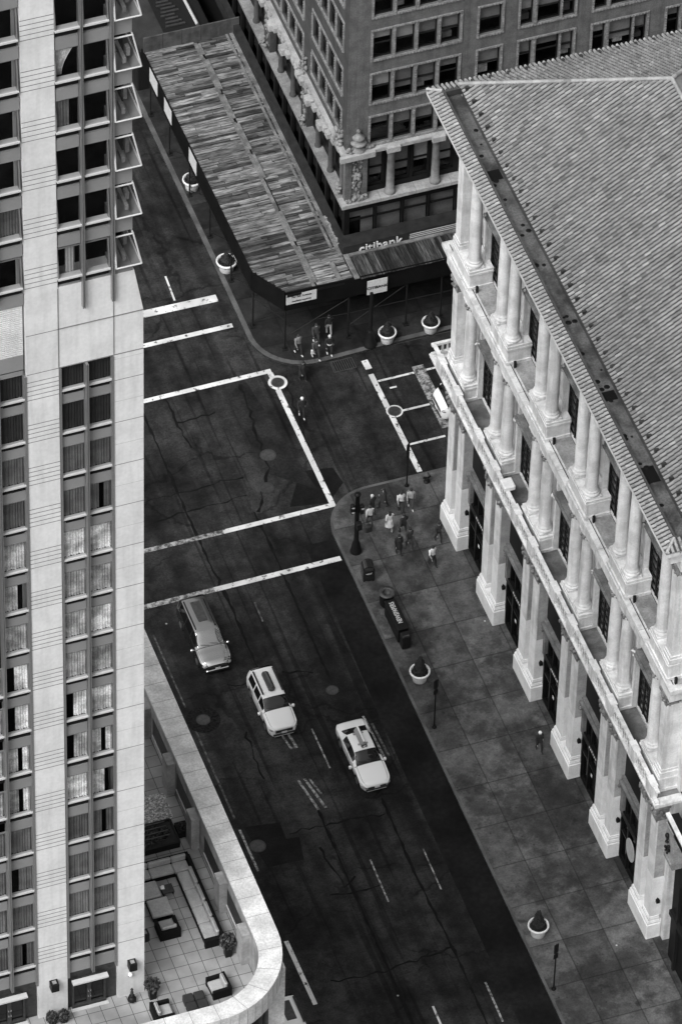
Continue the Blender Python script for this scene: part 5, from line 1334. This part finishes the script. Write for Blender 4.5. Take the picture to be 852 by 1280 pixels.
    for s_ in (1,-1):
        b = MB(); z0 = zb-.2; b.ball((L/2-.19,s_*W*.385,z0+.1),.17,.15,.085,seg=10,rings=6); b.build('headlight', M['lamp'], o)
        b = MB(); b.ball((-L/2+.06,s_*W*.37,zb-.1),.08,.15,.12,seg=8); b.build('tail_light', M['iron'], o)
        xm = L/2-(g0+.05)*L; ymir = s_*(W/2+.06)
        b = MB(); b.bevbox(xm-.09,xm+.07,min(ymir,ymir+s_*.16),max(ymir,ymir+s_*.16),zb+.0,zb+.16,.03); b.box(xm-.03,xm+.03,min(s_*W*.47,ymir),max(s_*W*.47,ymir),zb+.02,zb+.07); b.build('mirror', paint if not rails or pod else M['chrome'], o)
    b = MB(); b.box(L/2-.06,L/2+.03,-W*.29,W*.29,zb-.30,zb-.10); b.build('grille', M['cabin'], o)
    b = MB(); b.bevbox(L/2-.1,L/2+.05,-W*.36,W*.36,.3,.44,.03); b.build('bumper', M['cabin'] if paint is M['white'] else paint, o)
    b = MB(); b.box(L/2+.02,L/2+.062,-.16,.16,.46,.58); b.build('number_plate', M['sign'], o)
    # wipers
    xw = L/2-(g0+.012)*L; zw = at(g0+.01)[0]+.06
    b = MB(); b.tube((xw,-.1,zw),(xw-.12,-.62,zw+.06),.012,seg=4); b.tube((xw,.45,zw),(xw-.12,-.02,zw+.06),.012,seg=4); b.build('wipers', M['cabin'], o)
    zr = at((g1+g2)/2)[0]
    if rails:
        for s_ in (1,-1):
            xa = L/2-(g1+.04)*L; xc_ = L/2-(g2-.03)*L; b = MB(); y = s_*W*.33
            b.bevbox(xc_,xa,y-.05,y+.05,zr+.04,zr+.1,.02); b.box(xa-.16,xa-.06,y-.03,y+.03,zr-.03,zr+.04); b.box(xc_+.06,xc_+.16,y-.03,y+.03,zr-.03,zr+.04); b.build('roof_rail', M['cabin'], o)
    if roofpanel:
        xa = L/2-(g1+.12)*L; xc_ = L/2-(g2-.06)*L; b = MB(); 
        b.bevbox(xc_,xa,-.3,.3,zr+.0,zr+.045,.02)
        b.build('roof_ribs', M['iron_lt'], o)
    if pod:
        b = MB(); xa = L/2-(g1+.06)*L; xc_ = xa-1.5; b.bevbox(xc_,xa,-.2,.2,zr+.05,zr+.3,.1); pd = b.build('roof_box', M['iron'], o); b = MB(); b.box(xc_+.1,xa-.1,-.06,.06,zr+.301,zr+.31); b.build('lid', M['kerb'], pd)
    if adsign:
        xa = L/2-(g1+.03)*L; xc_ = xa-1.35; b = MB(); b.add([(xc_,-.19,zr+.06),(xa,-.19,zr+.06),(xa,.19,zr+.06),(xc_,.19,zr+.06),(xc_+.05,-.04,zr+.42),(xa-.05,-.04,zr+.42),(xa-.05,.04,zr+.42),(xc_+.05,.04,zr+.42)],[(0,1,5,4),(1,2,6,5),(2,3,7,6),(3,0,4,7),(4,5,6,7)]); b.box(xc_+.2,xc_+.3,-.3,.3,zr-.01,zr+.07); b.box(xa-.3,xa-.2,-.3,.3,zr-.01,zr+.07); r_ = b.build('roof_sign', M['blind'], o)
        b = MB(); b.box(xc_+.05,xa-.05,-.05,.05,zr+.42,zr+.45); b.build('sign_top', M['white'], r_); b = MB(); b.box(xa-.12,xa+.04,-.16,.16,zr+.03,zr+.2); b.build('taxi_lamp', M['iron'], o); b = MB(); b.box(xa+.041,xa+.05,-.08,.08,zr+.1,zr+.17); b.build('lamp_face', M['signlit'], o)
    return o
van_prof = [(0,.78,.74,.80),(.05,.92,.84,.84),(.20,1.06,1.0,.86),(.24,1.12,1.02,.84),(.40,1.70,1.06,.74),(.50,1.76,1.06,.74),(.90,1.74,1.08,.72),(.96,1.62,1.08,.74),(1.0,1.0,.96,.84)]
suv_prof = [(0,.80,.76,.80),(.05,.96,.90,.84),(.24,1.08,1.02,.86),(.28,1.12,1.04,.84),(.42,1.64,1.06,.74),(.52,1.70,1.07,.74),(.90,1.68,1.09,.72),(.96,1.58,1.09,.74),(1.0,1.0,.96,.84)]
sed_prof = [(0,.62,.58,.78),(.05,.80,.74,.84),(.24,.98,.92,.86),(.30,1.02,.95,.82),(.44,1.40,.97,.68),(.54,1.46,.98,.66),(.70,1.42,.99,.66),(.83,1.10,.99,.78),(.90,1.08,.97,.84),(.97,1.02,.92,.84),(1.0,.78,.74,.84)]
box_prof = [(0,.9,.85,.92),(.03,1.15,1.05,.92),(.07,1.25,1.15,.92),(.19,2.05,1.25,.88),(.23,2.2,1.25,.88),(.97,2.2,1.3,.88),(1.0,2.0,1.2,.88)]
car('minivan','dark silver minivan with roof rails just past the stop line','car',(-17.15,-6.5,0),-PI/2,5.1,1.95,1.75,van_prof,M['silver'],(.235,.40,.91,.965,((.29,.46),(.475,.66),(.675,.90)),0),(1.55,-1.5),rails=True,roofpanel=True)
car('taxi','white sport utility taxi with a dark box on its roof, between minivan and sedan','car',(-15.05,-12.75,0),-PI/2,4.5,1.82,1.7,suv_prof,M['white'],(.275,.42,.91,.965,((.32,.475),(.49,.68),(.695,.89)),0),(1.38,-1.3),rails=True,pod=True)
car('taxi','white taxi sedan with a wedge-shaped roof sign nearest the pavement','car',(-11.3,-18.2,0),-PI/2,4.95,1.86,1.46,sed_prof,M['white'],(.29,.435,.715,.84,((.36,.515),(.53,.71)),0),(1.55,-1.4),adsign=True)
car('parked_car','white estate car partly hidden below the curved terrace parapet','car',(-21.95,-36.6,0),-PI/2,4.6,1.8,1.65,suv_prof,M['white'],(.275,.42,.91,.965,((.32,.475),(.49,.68),(.695,.89)),0),(1.38,-1.3),rails=True,roofpanel=True)
car('delivery_van','boxy white delivery van waiting at the side street stop line behind the balustrade','van',(5.35,6.95,0),PI,6.0,2.1,2.2,box_prof,M['white'],(.07,.195,.98,.99,((.13,.30),),0),(2.1,-1.9),group=None)

# ================================================================== PEOPLE
def person(x, y, face, label, top=.05, legs=.03, hair='hair', stride=.28, arm=.35, sleeve=True, coat=False, skirt=False, z=ZP, h=1.72, lean=0., shoes=.02, belt=None, scale_w=1.):
    o = thing('person', label, 'person', (x,y,z), 'people on foot', face, True)
    k = h/1.75; s = stride
    # local axes: +x is forward
    J = {'pelvis':(0,0,.95),'waist':(lean*.3,0,1.12),'chest':(lean,0,1.36),'neck':(lean+.01,0,1.50),'head0':(lean+.02,0,1.58),'head1':(lean+.03,0,1.70)}
    for sd, g_ in (('l',1),('r',-1)):
        f = s*g_
        J['hip'+sd] = (0,.10*g_,.91); J['knee'+sd] = (f*.62+.05,.10*g_,.50); J['ankle'+sd] = (f*.95-.03,.095*g_,.09 if f > 0 else .13); J['toe'+sd] = (f*.95+.15,.11*g_,.045)
        a = -f*arm*2.2
        J['sh'+sd] = (lean,.19*g_*scale_w,1.42); J['el'+sd] = (lean+a*.45-.03,.26*g_*scale_w,1.14); J['wr'+sd] = (lean+a*.95+.08,.25*g_*scale_w,.91)
    R = {'pelvis':.155,'waist':.14,'chest':.17,'neck':.065,'head0':.085,'head1':.095}
    for sd in 'lr':
        R.update({'hip'+sd:.115,'knee'+sd:.07,'ankle'+sd:.05,'toe'+sd:.042,'sh'+sd:.085,'el'+sd:.055,'wr'+sd:.038})
    E = [('pelvis','waist'),('waist','chest'),('chest','neck'),('neck','head0'),('head0','head1')]
    for sd in 'lr': E += [('pelvis','hip'+sd),('hip'+sd,'knee'+sd),('knee'+sd,'ankle'+sd),('ankle'+sd,'toe'+sd),('chest','sh'+sd),('sh'+sd,'el'+sd),('el'+sd,'wr'+sd)]
    names = list(J); me = bpy.data.meshes.new('tmp'); me.from_pydata([J[n_] for n_ in names], [(names.index(a), names.index(b_)) for a, b_ in E], [])
    ob = bpy.data.objects.new('tmp', me); COL.objects.link(ob)
    ob.modifiers.new('s','SKIN'); sub = ob.modifiers.new('d','SUBSURF'); sub.levels = 1; sub.render_levels = 1
    for i, n_ in enumerate(names):
        sv = me.skin_vertices[0].data[i]; r = R[n_]; sv.radius = (r, r*1.0); sv.use_root = (n_ == 'pelvis')
    bpy.context.view_layer.update()
    out = bpy.data.meshes.new_from_object(ob.evaluated_get(bpy.context.evaluated_depsgraph_get()))
    COL.objects.unlink(ob); bpy.data.objects.remove(ob); bpy.data.meshes.remove(me)
    vs = [tuple(v.co) for v in out.vertices]; fs = [tuple(p.vertices) for p in out.polygons]; bpy.data.meshes.remove(out)
    b = MB(); segs = [(a, c, Vector(J[a]), Vector(J[c])) for a, c in E]
    for f in fs:
        c = sum((Vector(vs[i]) for i in f), Vector())/len(f); best = None
        for a, e_, p, q in segs:
            d = q-p; t = max(0, min(1, (c-p).dot(d)/d.length_squared)); dist = (c-p-d*t).length
            if best is None or dist < best[0]: best = (dist, a, e_)
        _, a, e_ = best
        if a in ('neck','head0'): mi = 0
        elif e_.startswith('toe'): mi = 3
        elif e_[:4] in ('knee','ankl') or e_.startswith('hip'): mi = 2
        elif e_.startswith('wr'): mi = 1 if sleeve else 0
        else: mi = 1
        if skirt and e_.startswith('ankle'): mi = 0
        b.add([vs[i] for i in f], [tuple(range(len(f)))], mi, True)
    hx, hz = J['head1'][0], 1.635
    for g_ in (1,-1):
        b.ball((hx+.088,.034*g_,hz+.02),.012,m=3,seg=5,rings=3); b.ball((hx-.01,.098*g_,hz),.018,.012,.03,m=0,seg=5,rings=3)
        wr = Vector(J['wrl' if g_ > 0 else 'wrr']); b.ball(tuple(wr+Vector((.01,0,-.075))),.034,.022,.05,m=0,seg=7,rings=4)
        for q in range(4): b.tube(wr+Vector((-.022+q*.018,0,-.10)), wr+Vector((-.018+q*.019,-.018*g_,-.165-.012*(q in (1,2)))),.0095,.007,5,0)
        b.tube(wr+Vector((.03,0,-.05)), wr+Vector((.062,-.01*g_,-.10)),.011,.008,5,0)
    b.tube((hx+.085,0,hz+.0),(hx+.115,0,hz-.02),.014,.02,5,0); b.box(hx+.085,hx+.094,-.022,.022,hz-.055,hz-.045,3)
    b.v = [(p[0]*k, p[1]*k, p[2]*k) for p in b.v]
    me_o = b.build('body', [M['skin'], shirt(top), shirt(legs), shirt(shoes)], o)
    c = MB(); c.ball((hx*k-.02,0,(hz+.045)*k),.112,.108,.105,seg=10,rings=6)
    if hair == 'long': c.ball((hx*k-.07,0,1.52*k),.07,.10,.16,seg=8)
    c.build('cap' if hair == 'cap' else 'hair', M['hair'] if hair in ('hair','long') else (M['hair_lt'] if hair == 'grey' else M['signlit']), o)
    if coat or skirt:
        c = MB(); zt, zb_ = (1.34,.62) if coat else (1.0,.52); c.lathe([(.24 if coat else .27,zb_*k),(.21,(zb_+.3)*k),(.185,1.02*k)]+([(.2,1.2*k),(.21,1.34*k),(.1,1.47*k)] if coat else [(.15,1.06*k)]), seg=12, cap=False); c.build('coat' if coat else 'skirt', shirt(top), o)
    if belt: c = MB(); c.lathe([(.185,.98*k),(.19,1.0*k),(.19,1.05*k),(.18,1.07*k)], seg=12, cap=False); c.build('jacket_hem', shirt(belt), o)
    return o
def bag(x, y, z, sx, sy, sz, v, name, label, cat, rz=0):
    o = thing(name, label, cat, (x,y,z), None, rz, True); b = MB(); b.bevbox(-sx/2,sx/2,-sy/2,sy/2,0,sz,min(sx,sy)*.25); b.build('body', shirt(v), o)
    b = MB(); b.tube((0,-sy*.25,sz),(0,-sy*.2,sz+.14),.015,seg=5); b.tube((0,sy*.25,sz),(0,sy*.2,sz+.14),.015,seg=5); b.tube((0,-sy*.2,sz+.14),(0,sy*.2,sz+.14),.015,seg=5); b.build('handle', M['dark'], o)
NO, SO, EA, WE = PI/2, -PI/2, 0, PI
person(-4.72,-.75,NO,'person in a pale top and dark trousers walking with a case behind traffic light',.5,.03,'hair',.25)
bag(-4.95,-1.15,ZP,.45,.3,.5,.02,'suitcase','dark suitcase trailed by the person behind the traffic light','suitcase')
person(-4.3,.05,NO+.3,'person with pale hair and a dark jacket at the corner kerb',.02,.02,'grey',.2)
person(-3.45,.35,WE-.5,'person in a flared dark coat stepping towards the corner kerb',.03,.02,'long',.3,coat=True)
person(-2.55,-.25,SO,'person in a white vest and dark trousers walking away from the kerb',.6,.03,'hair',.22,sleeve=False)
person(-1.9,-.2,SO-.2,'person in a pale patterned top carrying a grey backpack by the slim pole',.32,.05,'hair',.25,shoes=.5)
bag(-1.86,.05,1.05,.36,.2,.45,.12,'backpack','grey backpack worn by the person in the pale patterned top','backpack',.0)
person(-3.75,-1.55,NO,'person in a short white dress walking up to the corner',.62,.2,'long',.25,sleeve=False,skirt=True,shoes=.5)
person(-3.05,-2.1,NO+.2,'tall person in dark jacket and trousers behind the white dress',.02,.02,'hair',.25,h=1.82)
person(-3.85,-3.5,SO,'person in a long black coat, left of the pair on the pavement',.012,.02,'long',.15,coat=True)
person(-3.05,-3.2,SO+.1,'person in a dark suit, right of the pair on the pavement',.035,.03,'hair',.3)
person(-1.25,-3.3,SO+.15,'person in a black jacket with pale sleeves close to the stone pier',.03,.015,'hair',.25)
person(-2.25,-5.0,SO+.3,'person in a white T-shirt and black trousers walking on the wide pavement',.75,.015,'hair',.28,sleeve=False)
bag(-2.42,-5.2,.85,.3,.16,.32,.02,'handbag','dark bag hanging at the side of person in white T-shirt','bag')
person(-1.3,-20.8,SO,'person in black with a white cap alone beside the stone piers',.012,.012,'cap',.25)
person(-5.6,9.2,SO-.1,'person in black with a white cap crossing the side street',.015,.012,'cap',.25,z=0,shoes=.4)
person(-4.55,12.1,SO+.4,'person in a long dark coat stepping off the shed corner kerb',.012,.012,'long',.2,coat=True,z=0)
person(-4.1,14.2,SO+.2,'person with a pale scarf and sleeve standing under the shed corner',.18,.02,'hair',.3,shoes=.5)
person(-2.75,14.75,SO,'person in dark clothes with pale shoes under the shed',.04,.03,'hair',.25,shoes=.6)
person(-1.75,15.2,NO,'person in a black top and pale trousers farthest under the shed',.015,.35,'hair',.15)
person(-3.2,13.5,SO+.2,'person in grey with a pale bag at the kerb under the shed',.06,.03,'hair',.3,shoes=.45)
bag(-3.45,13.4,.75,.2,.12,.35,.6,'shopping_bag','pale shopping bag carried by the person in grey at the kerb','bag')
person(-2.3,13.55,SO,'person with white hair and black jacket with a pale hem at the kerb',.012,.02,'grey',.15,belt=.5,shoes=.6,scale_w=1.1)
# ================================================================== WORLD AND LIGHT
SUN_EL, SUN_AZ = math.radians(50), math.radians(232)      # azimuth measured from +Y towards +X
w = bpy.data.worlds.new('World'); S.world = w; w.use_nodes = True
n = w.node_tree; bg = n.nodes['Background']
sk = N(n, 'ShaderNodeTexSky'); sk.sky_type = 'NISHITA'; sk.sun_disc = False; sk.sun_elevation = SUN_EL; sk.sun_rotation = SUN_AZ; sk.dust_density = 4.; sk.air_density = 1.5
bw = N(n, 'ShaderNodeRGBToBW'); n.links.new(sk.outputs[0], bw.inputs[0]); n.links.new(bw.outputs[0], bg.inputs[0]); bg.inputs[1].default_value = .12
sl_ = bpy.data.lights.new('sun', 'SUN'); sl_.energy = 1.5; sl_.angle = math.radians(30); sl_.color = (1,1,1)
so = bpy.data.objects.new('sun', sl_); COL.objects.link(so)
d = Vector((math.sin(SUN_AZ)*math.cos(SUN_EL), math.cos(SUN_AZ)*math.cos(SUN_EL), math.sin(SUN_EL)))
so.rotation_euler = d.to_track_quat('Z','Y').to_euler()
S.view_settings.view_transform = 'Standard'; S.view_settings.look = 'None'; S.view_settings.exposure = .85; S.view_settings.gamma = 1
S.render.engine = 'CYCLES'; S.cycles.max_bounces = 6; S.cycles.transparent_max_bounces = 8; S.cycles.caustics_reflective = False; S.cycles.caustics_refractive = False
for o in list(bpy.data.objects):
    if '_o' in o: del o['_o']
